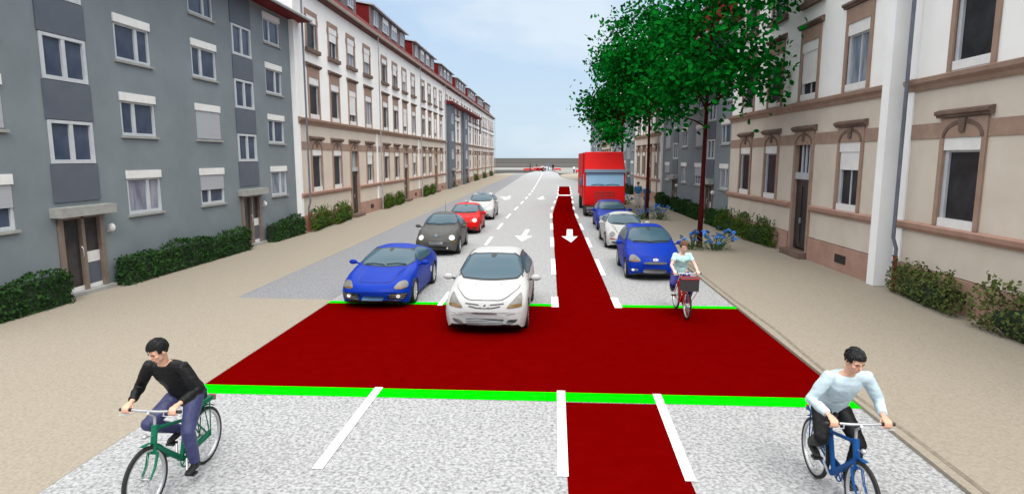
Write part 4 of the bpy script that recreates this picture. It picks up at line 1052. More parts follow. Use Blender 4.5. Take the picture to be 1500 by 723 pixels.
    if roofglass:
        c.patch('sunroof', 'carglass', 't', [(-.40,2.1),(.40,2.1),(.42,2.75),(-.42,2.75)], .008, 1)
        hh, nn = c.cast('t', 0, 2.9); b = MB(); b.tube([hh, hh+Vector((0,.10,.16))], [.01,.005], 6); b.build('aerial', 'blackplastic', c.root, True)
    doors(c, [(1.30*nose,.36),(1.26*nose,.80),(1.46*nose,.98*zz),(2.5,.985*zz),(2.55,.38)], paintm, 2.38, .86*zz)
    tails(c, [(.55,.75),(.70,.75),(.69,1.0*zz-low*.6),(.56,1.0*zz-low*.6)])
    c.mirrors(1.48*nose, .95*zz, paintm, sc=.95); c.wheels()
    c.place(x, y, rz, label); return c
hatch('redcar', 'bright red coupe behind the dark grey car on the left', -4.22, 29.42, R(1.0), 4.05, 1.36, .85, 1.02, 'round', front='slots', low=.1)
hatch('whitecar', 'white estate car with sunroof, last in the left queue', -4.16, 36.30, R(.5), 4.45, 1.50, .87, 1.0, 'slim', True, front='suv')
hatch('blue', 'small blue hatchback beside the cyclist in the mint shirt, first in the right row', 3.20, 18.35, 0, 3.66, 1.50, .84, .88, 'big')
hatch('blue', 'blue car parked directly in front of the red lorry', 3.30, 31.10, 0, 4.2, 1.43, .86, 1.04, 'big', front='slots', low=.1)
# ------------------------------------------------------------------ red lorry (front faces -y)
def lorry():
    root = empty('lorry'); W = 1.27
    cab = MB()
    prof = [(.10,.72),(.0,1.0),(.0,1.88),(.06,2.82),(.12,2.95),(.62,4.02),(.75,4.06),(2.15,4.06),(2.2,4.0),(2.2,.72)]
    n = len(prof)
    ins = lambda z: W-(max(0, z-2.9)*.10)
    vs = []
    for e, s_ in ((.05,-1),(0,-1),(0,1),(.05,1)):
        for (y, z) in prof:
            yy = y+(.05 if e and y < 1 else 0)
            vs.append((s_*(ins(z) if e else ins(z)-.06), y+(.06 if e and y < 1.5 else 0), z))
    fs = [tuple(range(n-1,-1,-1)), tuple(range(3*n,4*n))]
    for r in range(3): fs += [(r*n+i, r*n+(i+1)%n, (r+1)*n+(i+1)%n, (r+1)*n+i) for i in range(n)]
    cab.add(vs, fs); cab.build('cab', 'truckred', root, True, 25)
    b = MB(); b.prism_x([(-.02,1.94),(.02,2.74),(.05,2.74),(.05,1.94)], -1.17, 1.17); wsn = b.build('windscreen', 'truckglass', root)
    b = MB(); b.prism_x([(-.16,2.78),(-.10,2.97),(.12,2.97),(.09,2.76)], -1.26, 1.26); b.build('sun_visor', 'plateblue', root)
    for x0, x1 in ((-.85,-.03),(.05,.9)):
        b = MB(); b.tube([(x0,-.05,2.0),((x0+x1)/2,-.05,2.05),(x1,-.05,2.0)], .015, 6); b.build('wiper', 'blackplastic', wsn, True)
    g = MB(); g.box(-.62,.62,-.012,.02,.72,1.62); gr = g.build('grille', 'soffit', root)
    for k in range(9):
        b = MB(); z = .78+k*.095; b.prism_x([(-.045,z),(-.02,z+.05),(-.013,z+.05),(-.013,z)], -.6, .6); b.build('grille_bar', 'truckside', gr)
    b = MB(); b.prism_x([(-.10,.22),(-.14,.36),(-.12,.68),(.0,.70),(.25,.70),(.25,.22)], -1.25, 1.25); bp = b.build('bumper', 'blackplastic', root)
    for s_ in (-1,1):
        b = MB(); b.box(*sorted((s_*.70,s_*1.14)), -.165,-.125,.46,.64); b.build('headlight', 'lamp', bp)
        for x in (.72,.95):
            b = MB(); b.box(*sorted((s_*x,s_*(x+.17))), -.165,-.13,.30,.40); b.build('fog_lamp', 'lamp', bp)
        d = MB(); d.box(*sorted((s_*(W+.001),s_*(W+.012))), .30,1.35,.95,2.72); dr = d.build('cab_door', 'truckred', root)
        b = MB(); b.box(*sorted((s_*(W+.012),s_*(W+.02))), .42,1.25,1.95,2.62); b.build('side_window', 'carglass', dr)
        b = MB(); b.tube([(s_*(W+.02),1.15,1.55),(s_*(W+.06),1.18,1.55),(s_*(W+.06),1.30,1.55),(s_*(W+.02),1.32,1.55)], .015, 6); b.build('door_handle', 'blackplastic', dr, True)
        b = MB(); b.tube([(s_*W,.15,2.55),(s_*(W+.24),-.02,2.5),(s_*(W+.24),-.02,1.9),(s_*W,.15,1.85)], .02, 6); mm = b.build('mirror_arm', 'blackplastic', root, True)
        b = MB(); b.ell((s_*(W+.24),-.0,2.2), (.09,.06,.26), 10, 8); b.build('wing_mirror', 'plateblue', mm, True)
        b = MB(); b.box(*sorted((s_*.98,s_*1.24)), .30,1.25,.36,.68); b.build('cab_step', 'greyplastic', root)
    bx = MB(); bx.box(-1.275,1.275,2.35,8.6,1.05,4.0); bx.build('cargo_box', 'truckside', root)
    b = MB(); b.box(-1.29,1.29,2.33,2.42,1.03,4.02); b.build('box_frame', 'truckred', root)
    b = MB(); b.box(-.45,-.33,.8,8.4,.62,.86); b.box(.33,.45,.8,8.4,.62,.86); b.box(-1.1,1.1,2.5,8.5,.9,1.04); b.build('chassis', 'blackplastic', root)
    for s_ in (-1,1):
        b = MB(); b.box(*sorted((s_*.75,s_*1.2)), 2.7,3.9,.45,.95); b.build('fuel_tank', 'plateblue', root)
    tm, rm = MB(), MB(); r = .5; h = .16
    tm.lathe_x([(-h,.30),(-h,r-.05),(-h*.8,r),(h*.8,r),(h,r-.05),(h,.30)], seg=32); rm.lathe_x([(h*.7,.30),(h*.3,.25),(h*.5,.14),(h*.5,0),(-h,0),(-h,.30)], seg=24)
    tmm, rmm = tm.mesh('tyre', 'tyre', True, 40), rm.mesh('wheel', 'silver', True, 40)
    for y in (.95, 6.9):
        for s_ in (-1,1):
            o = objm('wheel', rmm, root, (s_*1.10, y, r)); objm('tyre', tmm, o)
            if s_ < 0: o.rotation_euler = (0,0,math.pi)
    return root
lo_ = lorry(); lo_.location = (3.48, 39.0, .0085)
tag(lo_, 'tall bright red lorry with pale blue windscreen parked on the right', 'lorry')

# ------------------------------------------------------------------ trees
def tree(x, y, h, rx, ry, z0, z1, label, seed, nleaf, ls, lean=(0,0), shift=0):
    rg = random.Random(seed)
    b = MB(); top = Vector((lean[0], lean[1], h*.86))
    pts = [Vector((lean[0]*t+.05*math.sin(3*t+seed), lean[1]*t+.04*math.sin(4*t), top.z*t)) for t in [i/12 for i in range(13)]]
    rad = [.112*(1-t/12*.86)*(1.2 if t == 0 else 1) for t in range(13)]
    b.tube(pts, rad, 10)
    clumps = []
    nb = 26
    for i in range(nb):
        t = rg.uniform(.0, 1); zb = z0-.3+(z1-z0)*.72*t
        k = min(11, int(zb/top.z*12)); p0 = pts[k].lerp(pts[min(12,k+1)], zb/top.z*12-k) if zb < top.z else pts[12]
        a = rg.uniform(0, 6.283)+i*2.4; rr = rg.uniform(.55,1.0); sh = math.sin(math.pi*min(1,max(0,(t*.72+.16))))**.6
        e = Vector((shift+math.cos(a)*rx*rr*sh, math.sin(a)*ry*rr*sh, zb+rg.uniform(.6,1.5)))
        e.z = min(e.z, z1-.3)
        m_ = p0.lerp(e, .5)+Vector((rg.gauss(0,.12), rg.gauss(0,.12), rg.uniform(.05,.3)))
        r0 = max(.014, .042*(1-.55*t)); b.tube([p0, p0.lerp(m_,.5)+Vector((0,0,.05)), m_, e], [r0, r0*.8, r0*.55, r0*.2], 6)
        for s_ in range(3):
            q = m_.lerp(e, rg.uniform(.2,1)); e2 = q+Vector((rg.gauss(0,.5), rg.gauss(0,.5), rg.uniform(-.2,.5))); b.tube([q, e2], [r0*.3, r0*.12], 5); clumps.append(e2)
        clumps += [e, m_.lerp(e,.6)]
    root = b.build('street_tree', 'trunk', None, True)
    root.name = 'street_tree'
    E = MB()
    for _ in range(nleaf):
        c = rg.choice(clumps); u = rg.random()
        sg = .5 if u < .8 else .72
        q = c+Vector((rg.gauss(0,sg), rg.gauss(0,sg), rg.gauss(0,sg*.9)))
        if q.z < z0-.45 or q.z > z1+.3: continue
        s = ls*rg.uniform(.6,1.2)
        nrm = Vector((rg.gauss(0,.8), rg.gauss(-.35,.8), rg.gauss(.4,.7))).normalized(); a = nrm.orthogonal().normalized()
        a = Matrix.Rotation(rg.uniform(0,6.28),3,nrm)@a; c2 = nrm.cross(a); f = nrm*s*.16
        E.add([q-a*s, q-a*s*.35+c2*s*.55+f, q+a*s*.25+c2*s*.5+f, q+a*s, q+a*s*.25-c2*s*.5+f, q-a*s*.35-c2*s*.55+f], [(0,1,2,3),(0,3,4,5)])
    E.build('crown', 'leaf', root, fix=False)
    root.location = (x, y, PV); tag(root, label, 'tree', 'street trees along the right kerb')
    return root
tree(6.12, 25.4, 13.6, 3.2, 3.1, 5.0, 13.4, 'nearest street tree, red brown trunk rising from blue flowers behind the woman', 21, 6800, .14, (.30,.1), .25)
tree(5.86, 37.4, 13.6, 3.2, 3.2, 5.0, 13.4, 'middle street tree whose trunk stands in front of the two pedestrians', 34, 7400, .15, (.12,0), -.1)
tree(5.75, 49.4, 13.2, 3.1, 3.2, 4.6, 13.0, 'farthest street tree, its trunk rising behind the red lorry', 47, 7000, .165, (0,0), -.2)

# ------------------------------------------------------------------ blue flowers round the tree feet
def flower_plant(seed, n, R_, H_):
    rg = random.Random(seed)
    root = empty('cornflower_plant')
    st = MB(); heads = []
    for i in range(n):
        a = rg.uniform(0,6.283); rr = R_*math.sqrt(rg.random()); h = H_*rg.uniform(.45,1)*(1-.3*rr/R_)
        e = Vector((math.cos(a)*rr, math.sin(a)*rr*.8, h)); b0 = Vector((e.x*.25, e.y*.25, 0))
        st.tube([b0, b0.lerp(e,.5)+Vector((0,0,.10)), e], [.012,.010,.008], 5); heads.append(e)
    st.build('stems', 'stem', root, True)
    lf = MB()
    for i in range(130):
        a = rg.uniform(0,6.283); rr = R_*.75*math.sqrt(rg.random()); q = Vector((math.cos(a)*rr, math.sin(a)*rr*.8, rg.uniform(.02,.34)*(1.1-rr/R_)))
        d = Vector((math.cos(a), math.sin(a), rg.uniform(.3,1.3))).normalized(); s_ = d.cross(Vector((0,0,1))).normalized(); L = rg.uniform(.10,.22)
        lf.add([q, q+d*L*.5+s_*.022, q+d*L, q+d*L*.5-s_*.022], [(0,1,2,3)])
    lf.build('leaves', 'stem', root, fix=False)
    def head():
        b = MB()
        for k in range(12):
            t = k*math.pi/6; c_, s_ = math.cos(t), math.sin(t); o_ = Vector((-s_, c_, 0)); d = Vector((c_, s_, .35))
            b.add([d*.015-o_*.008, d*.075-o_*.034+Vector((0,0,.012)), d*.108, d*.075+o_*.034+Vector((0,0,.012)), d*.015+o_*.008, d*.06+Vector((0,0,-.01))], [(0,1,2,3),(0,3,4),(0,5,1),(4,3,5)])
        b.cur = 1; b.ell((0,0,.02), (.026,.026,.022), 8, 6)
        b.cur = 2; b.ell((0,0,-.02), (.016,.016,.03), 6, 5)
        return b.mesh('flower', ['petal','petaldark','stem'], fix=False)
    hm = cached('flowerhead', head)
    for e in heads:
        o = objm('flower', hm, root, e); o.rotation_euler = (rg.gauss(.45,.35), rg.gauss(0,.35), rg.uniform(0,6)); o.scale = (.85,)*3
    return root
def fl(x, y, seed, n, R_, H_, label):
    o = flower_plant(seed, n, R_, H_); o.location = (x, y, PV); tag(o, label, 'flowers', 'blue flowers at the feet of the street trees')
fl(6.62, 24.75, 5, 44, .82, 1.0, 'blue cornflowers right of the nearest trunk, behind the woman cyclist')
fl(5.72, 24.75, 9, 20, .46, .95, 'blue cornflowers left of the nearest trunk, between it and the small blue car')
fl(6.55, 36.9, 6, 34, .8, 1.0, 'blue cornflowers beside the middle tree trunk, near the pedestrians')
fl(5.55, 36.9, 12, 14, .4, .9, 'blue cornflowers tucked left of the middle trunk behind the white coupe')
fl(5.95, 48.7, 7, 28, .8, 1.0, 'farthest blue cornflowers beside the red lorry')

# ------------------------------------------------------------------ people
def fuse(b, name, m, voxel, smooth_it=6, parent=None, target=None):
    me = b.mesh('tmp', m, fix=True)
    o = bpy.data.objects.new('tmp', me); col.objects.link(o)
    r = o.modifiers.new('r', 'REMESH'); r.mode = 'VOXEL'; r.voxel_size = voxel
    s_ = o.modifiers.new('s', 'SMOOTH'); s_.factor = .5; s_.iterations = smooth_it
    dg = bpy.context.evaluated_depsgraph_get(); dg.update()
    nm = bpy.data.meshes.new_from_object(o.evaluated_get(dg))
    bpy.data.objects.remove(o); bpy.data.meshes.remove(me)
    nm.name = name
    if name in ('jumper','shirt','trousers'):         # creases in the cloth
        n_ = len(nm.vertices); co = np.empty(n_*3); nr = np.empty(n_*3)
        nm.vertices.foreach_get('co', co); nm.vertex_normals.foreach_get('vector', nr); co = co.reshape(-1,3); nr = nr.reshape(-1,3)
        for i in range(n_):
            p = Vector(co[i]); g = noise.noise(Vector((p.x*9, p.y*13+p.z*6, p.z*17)))*.6+noise.noise(p*26)*.3
            co[i] += nr[i]*.010*g
        nm.vertices.foreach_set('co', co.ravel()); nm.update()
    if not nm.materials: nm.materials.append(M[m])
    nm.polygons.foreach_set('use_smooth', [True]*len(nm.polygons))
    return objm(name, nm, parent)
def ik(a, c, l1, l2, pole):
    a, c = Vector(a), Vector(c); d = c-a; L = min(d.length, (l1+l2)*.999); u = d.normalized()
    x = (l1*l1-l2*l2+L*L)/(2*L); h = math.sqrt(max(0, l1*l1-x*x)); p = Vector(pole); p = (p-u*p.dot(u)).normalized()
    return a+u*x+p*h
def head_parts(b, T):
    def e(c, r, rot=None): b.ell(T @ Vector(c), r, 18, 12, T.to_3x3() @ (rot or Matrix.Identity(3)))
    e((0,.012,.03), (.074,.096,.098)); e((0,-.018,-.045), (.058,.068,.068)); e((0,-.05,-.088), (.034,.034,.026))
    e((0,-.066,.018), (.058,.026,.016)); e((0,-.098,-.022), (.0135,.020,.018)); e((0,-.090,.0), (.010,.014,.032), Matrix.Rotation(-.22,3,'X'))
    for s_ in (-1,1):
        e((s_*.040,-.060,-.022), (.026,.022,.022)); e((s_*.077,.012,-.012), (.010,.022,.032))
    e((0,-.082,-.060), (.024,.012,.008)); e((0,-.080,-.070), (.020,.011,.007))
def face_bits(root, T, hairm, brow=True):
    for s_ in (-1,1):
        b = MB(); b.ell(T @ Vector((s_*.031,-.0765,-.004)), (.0095,.004,.0042), 10, 8, T.to_3x3()); ew = b.build('eye', 'eyewhite', root, True)
        b = MB(); b.ell(T @ Vector((s_*.031,-.0795,-.004)), (.006,.003,.0046), 8, 6, T.to_3x3()); b.build('iris', 'iris', ew, True)
        if brow:
            b = MB(); b.tube([T @ Vector((s_*.014,-.094,.020)), T @ Vector((s_*.034,-.091,.025)), T @ Vector((s_*.052,-.078,.018))], [.0045,.005,.003], 6); b.build('eyebrow', hairm, root, True)
    b = MB(); b.tube([T @ Vector((-.024,-.088,-.063)), T @ Vector((0,-.097,-.061)), T @ Vector((.024,-.088,-.063))], [.003,.0055,.003], 6); b.build('mouth', 'lip', root, True)
def hair(root, T, m, front=.045, nape=-.055, vol=1.13, bun=False):
    b = MB(); seg, rings = 28, 20; vs = []
    for i in range(rings+1):
        p = -math.pi/2+math.pi*i/rings
        for k in range(seg):
            t = 2*math.pi*k/seg; d = Vector((math.cos(p)*math.cos(t), math.cos(p)*math.sin(t), math.sin(p)))
            z = .03+.098*d.z; fy = -d.y
            line = nape+(front-nape)*max(0,min(1,(fy*.9+.45)))**.8
            if abs(d.x) > .75 and abs(d.y) < .5: line = -.005
            k_ = max(0, min(1, (z-line)/.014+.5))
            f = .86+(vol-.86)*k_
            if k_ > .9 and fy > .3: f += .05*max(0, 1-abs(z-line)/.05)
            if k_ > .4:
                f += .055*noise.noise(Vector((d.x*9, d.y*3.2, d.z*3.2+5)))+.03*noise.noise(d*11)
                if fy > .2 and d.z > .25: f += .06*(fy-.2)*(1 if k % 2 else .7)
            vs.append(T @ Vector((d.x*.076*f, .012+d.y*.098*f, .03+d.z*.099*f)))
    fs = [(i*seg+k, i*seg+(k+1)%seg, (i+1)*seg+(k+1)%seg, (i+1)*seg+k) for i in range(rings) for k in range(seg)]
    b.add(vs, fs)
    lk = random.Random(len(vs)+int(1000*vol))
    for _ in range(200):
        t = lk.uniform(0, 6.283); p = lk.uniform(-.1, 1.5); d = Vector((math.cos(p)*math.cos(t), math.cos(p)*math.sin(t), math.sin(p)))
        z = .03+.098*d.z; fy = -d.y; line = nape+(front-nape)*max(0,min(1,(fy*.9+.45)))**.8
        if abs(d.x) > .75 and abs(d.y) < .5: line = -.005
        if z < line+.006: continue
        f = vol+.02+(.06*(fy-.2) if fy > .2 and d.z > .25 else 0)
        q = Vector((d.x*.076*f, .012+d.y*.098*f, .03+d.z*.099*f))
        c = Vector((.25*d.x+lk.gauss(0,.25), (-.9 if fy > -.1 and d.z > .3 else .25)+lk.gauss(0,.2), -.35-.6*(1-d.z))); c = (c-d*c.dot(d)).normalized()
        L = lk.uniform(.022,.042)
        b.tube([T @ (q-d*.006), T @ (q+c*L*.5+d*.001), T @ (q+c*L-d*.001)], [.0085,.006,.0012], 5)
    if bun: b.ell(T @ Vector((0,.115,.03)), (.045,.04,.045), 14, 10)
    b.build('hair', m, root, True, 60)
def grip_hand(b, P, wrist, inward, sc=1.0):
    """a hand closed round a bar that runs along x through P; inward = sign of x towards the bike"""
    P = Vector(P); wr = Vector(wrist)
    k = P+Vector((0,.004,.040))
    b.tube([wr, wr.lerp(k,.45)+Vector((0,0,.004)), k+Vector((0,-.004,0))], [(.024,.019),(.034,.019),(.040,.015)], 12)
    for i in range(4):
        x = (i-1.5)*.0215*-inward; ln = [.9,1.0,.96,.78][i]
        o = P+Vector((x,0,0))
        b.tube([o+Vector((0,.022,.038)), o+Vector((0,-.010,.040)), o+Vector((0,-.036*ln,.020)), o+Vector((0,-.038*ln,-.012)), o+Vector((0,-.018*ln,-.034)), o+Vector((0,.004,-.034))], [.0105,.0108,.0098,.0092,.0086,.0075], 8)
    b.tube([wr.lerp(k,.5)+Vector((inward*.026,0,-.006)), P+Vector((inward*.052,.020,.008)), P+Vector((inward*.058,-.008,-.020)), P+Vector((inward*.050,-.026,-.022))], [.013,.0125,.0105,.0085], 8)
def shoe(b, ank, toe_dir, L=.27):
    a = Vector(ank); t = Vector(toe_dir).normalized(); up = Vector((1,0,0)).cross(t)
    if up.z < 0: up = -up
    h = a-t*.06-up*.045
    b.tube([h-t*.015, h+t*.05, h+t*.13, h+t*.20, h+t*.245], [(.030,.030),(.039,.042),(.043,.034),(.044,.026),(.028,.018)], 14)
    b.tube([a+up*.03, a-up*.04+t*.01], [.042,.044], 12)
BAR = dict(y=.16, z=1.04, x=.265)
def cyclist(skin, top, trousers, shoem, hairm, yaw, pitch, label, woman=False, short=False, scale=1.0):
    k = .93 if woman else 1.0
    hipw = .098 if woman else .092; shw = .165 if woman else .195
    pel = Vector((0,.80,1.02)); chest = Vector((0,.52,1.36)); neck = Vector((0,.43,1.485)); 
    if woman: pel = Vector((0,.78,1.00)); chest = Vector((0,.62,1.33)); neck = Vector((0,.57,1.46))
    sh = {s_: neck+Vector((s_*shw, .035, -.065)) for s_ in (-1,1)}
    hip = {s_: pel+Vector((s_*hipw, -.01, -.03)) for s_ in (-1,1)}
    hand = {s_: Vector((s_*BAR['x'], BAR['y'], BAR['z'])) for s_ in (-1,1)}
    wr = {s_: hand[s_]+Vector((s_*.006,.085,.052)) for s_ in (-1,1)}
    el = {s_: ik(sh[s_], wr[s_], .30*k, .265*k, (s_*.48,.30,-.6)) for s_ in (-1,1)}
    # pedals: the right one (-x) up and back, the left one (+x) down
    ped = {-1: Vector((-.155,.70,.425)), 1: Vector((.155,.50,.135))}
    ank = {s_: ped[s_]+Vector((0,.10,.105)) for s_ in (-1,1)}
    kn = {s_: ik(hip[s_], ank[s_], .455, .445, (s_*.28,-1,.25)) for s_ in (-1,1)}
    head = neck+Vector((0,-.075 if not woman else -.05,.145))
    T = Matrix.Translation(head) @ Euler((pitch, 0, yaw), 'XYZ').to_matrix().to_4x4()
    b = MB()
    head_parts(b, T)
    b.tube([neck+Vector((0,.04,-.07)), neck, T @ Vector((0,.02,-.04))], [(.060,.060),(.054,.056),(.050,.054)], 14)
    b.tube([pel+Vector((0,.03,-.10)), pel, pel.lerp(chest,.45), chest, neck+Vector((0,.035,-.06)), neck], [(.13,.10),(.145,.105),(.125,.09),(.15,.10),(.12,.08),(.05,.05)], 18)
    for s_ in (-1,1):
        b.tube([neck+Vector((s_*.05,.035,-.06)), sh[s_], sh[s_].lerp(el[s_],.5), el[s_], el[s_].lerp(wr[s_],.35), wr[s_]], [.052,.054,.045,.037,.038,(.027,.022)], 12)
        b.ell(sh[s_], (.058,.058,.056), 12, 8); b.ell(el[s_], (.038,.038,.038), 10, 8)
        grip_hand(b, hand[s_], wr[s_], -s_)
        b.tube([hip[s_]+Vector((0,0,.05)), hip[s_].lerp(kn[s_],.3), kn[s_].lerp(hip[s_],.1), kn[s_].lerp(ank[s_],.05), kn[s_].lerp(ank[s_],.35), ank[s_]], [.088,.078,.054,.05,.052,.034], 12)
        b.ell(kn[s_], (.052,.052,.052), 12, 8)
        t_ = Vector((s_*.08,-1,-.18 if s_ < 0 else -.1)); b.tube([ank[s_]+Vector((0,.03,-.03)), ank[s_]+t_*.10+Vector((0,0,-.052))], [.032,.020], 10)
    root = fuse(b, 'person', skin, .0062, 5)
    face_bits(root, T, hairm)
    hair(root, T, hairm, vol=1.13 if not woman else 1.13, bun=False, front=.058 if not woman else .064, nape=-.06 if not woman else -.075)
    # jumper
    b = MB()
    hem = pel+Vector((0,.03,-.11)) if not woman else pel+Vector((0,.02,-.10))
    if woman:
        b.tube([hem, pel.lerp(chest,.45), chest+Vector((0,-.01,-.02)), neck+Vector((0,.035,-.07)), neck+Vector((0,.02,-.03))], [(.180,.142),(.156,.122),(.165,.124),(.135,.088),(.072,.066)], 20)
        for s_ in (-1,1): b.ell(chest+Vector((s_*.065,-.075,-.02)), (.072,.06,.07), 14, 10)
    else:
        b.tube([hem, pel+Vector((0,-.01,.02)), pel.lerp(chest,.5), chest, neck+Vector((0,.035,-.07)), neck+Vector((0,.022,-.025))], [(.205,.160),(.196,.150),(.182,.140),(.195,.142),(.158,.106),(.080,.074)], 20)
    for s_ in (-1,1):
        b.ell(sh[s_], (.070,.068,.066), 14, 10)
        if short:
            b.tube([neck+Vector((s_*.05,.035,-.07)), sh[s_], sh[s_].lerp(el[s_],.55)], [.066,.067,.060], 14)
        else:
            e2 = wr[s_].lerp(el[s_],.10)
            b.tube([neck+Vector((s_*.05,.035,-.07)), sh[s_], sh[s_].lerp(el[s_],.5), el[s_], el[s_].lerp(wr[s_],.4), e2], [.070,.074,.067,.060,.056,.045], 14); b.ell(el[s_], (.061,.061,.061), 12, 8)
    j = fuse(b, 'jumper' if not short else 'shirt', top, .010, 4, root)
    b = MB()
    b.tube([pel+Vector((0,.045,-.12)), pel+Vector((0,.02,-.03)), pel+Vector((0,-.005,.07))], [(.15,.115),(.168,.125),(.155,.112)], 18)
    for s_ in (-1,1):
        a2 = ank[s_]+Vector((0,0,.015))
        b.tube([hip[s_]+Vector((0,.03,.0)), hip[s_].lerp(kn[s_],.3), kn[s_].lerp(hip[s_],.12), kn[s_], kn[s_].lerp(ank[s_],.12), kn[s_].lerp(ank[s_],.5), a2], [.105,.100,.080,.075,.076,.069,.058], 16)
        b.ell(kn[s_], (.076,.076,.076), 14, 10); b.ell(hip[s_]+Vector((0,.05,-.01)), (.105,.115,.10), 14, 10)
    fuse(b, 'trousers', trousers, .010, 4, root)
    for s_ in (-1,1):
        b = MB(); shoe(b, ank[s_], (s_*.06,-1,-.2 if s_ < 0 else -.08)); fuse(b, 'shoe', shoem, .008, 3, root)
    root.scale = (scale,)*3
    tag(root, label, 'person', 'cyclists')
    return root
# ------------------------------------------------------------------ bicycles (front wheel hub over y=0)
def bicycle(pm, label, basket=False, rack=True):
    root = empty('bicycle'); r = .345; wb = 1.06
    hub_r = Vector((0,wb,r)); bb = Vector((0,.60,.28)); st = Vector((0,.76,.80)); hd0 = Vector((0,.155,.62)); hd1 = Vector((0,.205,.84))
    f = MB()
    f.tube([hd0-Vector((0,.006,.03)), hd1+Vector((0,.004,.02))], .032, 10)
    f.tube([hd0+Vector((0,.0,.03)), bb], .033, 10)
    if basket: f.tube([hd1+Vector((0,.0,-.03)), hd1.lerp(bb,.5)+Vector((0,-.02,-.02)), bb.lerp(st,.35)], .019, 10)
    else: f.tube([hd1+Vector((0,.0,-.02)), bb.lerp(st,.80)], .019, 10)
    f.tube([bb, st], .025, 10); f.tube([bb-Vector((.036,0,0)), bb+Vector((.036,0,0))], .032, 12)
    for s_ in (-1,1):
        f.tube([bb+Vector((s_*.03,.02,0)), hub_r+Vector((s_*.06,0,0))], .012, 8); f.tube([st.lerp(bb,.1)+Vector((s_*.015,0,0)), hub_r+Vector((s_*.06,0,0))], .010, 8)
    fr = f.build('frame', pm, root, True)
    f = MB()
    crown = hd0+Vector((0,-.012,-.045))
    f.tube([crown-Vector((.055,0,0)), crown+Vector((.055,0,0))], .018, 8)
    for s_ in (-1,1): f.tube([crown+Vector((s_*.052,0,0)), crown.lerp(Vector((s_*.052,.05,r)),.6)+Vector((s_*.02,0,0)), Vector((s_*.052,.0,r))], [.016,.014,.010], 8)
    f.build('fork', pm, root, True)
    h = MB(); g = Vector((0,BAR['y'],BAR['z']))
    h.tube([hd1+Vector((0,0,.01)), Vector((0,.215,.95)), Vector((0,.12,BAR['z']-.01))], [.016,.015,.015], 8)
    h.tube([g+Vector((-.335,.0,0)), g+Vector((-.18,-.004,0)), g+Vector((-.10,-.012,-.003)), g+Vector((.10,-.012,-.003)), g+Vector((.18,-.004,0)), g+Vector((.335,.0,0))], .0145, 10, (0,0,1))
    hb = h.build('handlebar', 'chrome', root, True)
    for s_ in (-1,1):
        b = MB(); b.tube([g+Vector((s_*.205,0,0)), g+Vector((s_*.345,0,0))], .0185, 10, (0,0,1)); b.build('grip', 'blackplastic', hb, True)
        b = MB(); b.tube([g+Vector((s_*.16,-.01,-.01)), g+Vector((s_*.19,-.07,-.02)), g+Vector((s_*.30,-.075,-.03))], .007, 6); b.build('brake_lever', 'silver', hb, True)
    s = MB(); s.tube([Vector((0,.62,.925)), Vector((0,.70,.935)), Vector((0,.80,.94)), Vector((0,.875,.945)), Vector((0,.90,.94))], [(.018,.018),(.034,.026),(.085,.034),(.10,.034),(.05,.02)], 14); s.build('saddle', 'blackplastic', root, True)
    s = MB(); s.tube([st, Vector((0,.79,.93))], .0135, 8); s.build('seat_post', 'chrome', root, True)
    def wheel():
        t = MB(); t.lathe_x([(-.019,r-.038),(-.019,r-.012),(-.010,r),(.010,r),(.019,r-.012),(.019,r-.038)], seg=44)
        rm = MB(); rm.lathe_x([(-.013,r-.062),(-.015,r-.038),(.015,r-.038),(.013,r-.062)], seg=44)
        rm.tube([(-.05,0,0),(.05,0,0)], .016, 10, (0,0,1)); rm.lathe_x([(-.036,0.0),(-.036,.03),(-.030,.03),(-.030,0)], seg=14); rm.lathe_x([(.030,0.0),(.030,.03),(.036,.03),(.036,0)], seg=14)
        sp = MB()
        for k_ in range(32):
            a = 2*math.pi*k_/32; s_ = 1 if k_ % 2 else -1; a2 = a+(.5 if k_ % 4 < 2 else -.5)
            sp.tube([(s_*.033,.028*math.cos(a2),.028*math.sin(a2)),(0,(r-.055)*math.cos(a),(r-.055)*math.sin(a))], .0017, 4, (0,0,1) if abs(math.sin(a)) < .7 else (0,1,0))
        return t.mesh('tyre','tyre',True,40), rm.mesh('wheel','silver',True,40), sp.mesh('spokes','silver',True)
    tm, rm, sp = cached('bikewheel', wheel)
    for y in (0, wb):
        w_ = objm('wheel', rm, root, (0,y,r)); objm('tyre', tm, w_); objm('spokes', sp, w_)
    def guard(a0, a1):
        b = MB(); n = 18
        pts = []
        for i in range(n+1):
            a = R(a0+(a1-a0)*i/n); pts.append((0, (r+.022)*math.cos(a), (r+.022)*math.sin(a)))
        b.tube(pts, [(.029,.006)]*(n+1), 10, (1,0,0)); return b
    g1 = guard(12, 92).build('mudguard', pm, root, True); g1.location = (0,0,r)
    g2 = guard(55, 150).build('mudguard', pm, root, True); g2.location = (0,wb,r)
    if rack:
        b = MB(); z = .755
        for s_ in (-1,1):
            b.tube([(s_*.05,.80,z),(s_*.06,1.20,z+.01),(s_*.04,1.24,z+.01)], .010, 6); b.tube([(s_*.055,1.12,z),(s_*.07,wb+.01,r)], .008, 6); b.tube([(s_*.055,1.0,z),(s_*.07,wb,r)], .007, 6)
        for y in (.85,1.0,1.1,1.22): b.tube([(-.055,y,z),(.055,y,z)], .008, 6, (0,0,1))
        rk = b.build('luggage_rack', pm, root, True)
        b = MB(); b.box(-.055,.055,.95,1.2,z+.012,z+.05); b.build('spring_clip', pm, rk)
        b = MB(); b.box(-.045,.045,1.245,1.275,z-.03,z+.03); b.build('rear_light', 'redlens', rk)
    cr = MB()
    cr.lathe_x([(.045,.098),(.051,.098),(.051,.082),(.045,.082)], tuple(bb), 26)
    for k_ in range(5):
        a = k_*1.2566; cr.tube([bb+Vector((.048,0,0)), bb+Vector((.048,.09*math.cos(a),.09*math.sin(a)))], .009, 6)
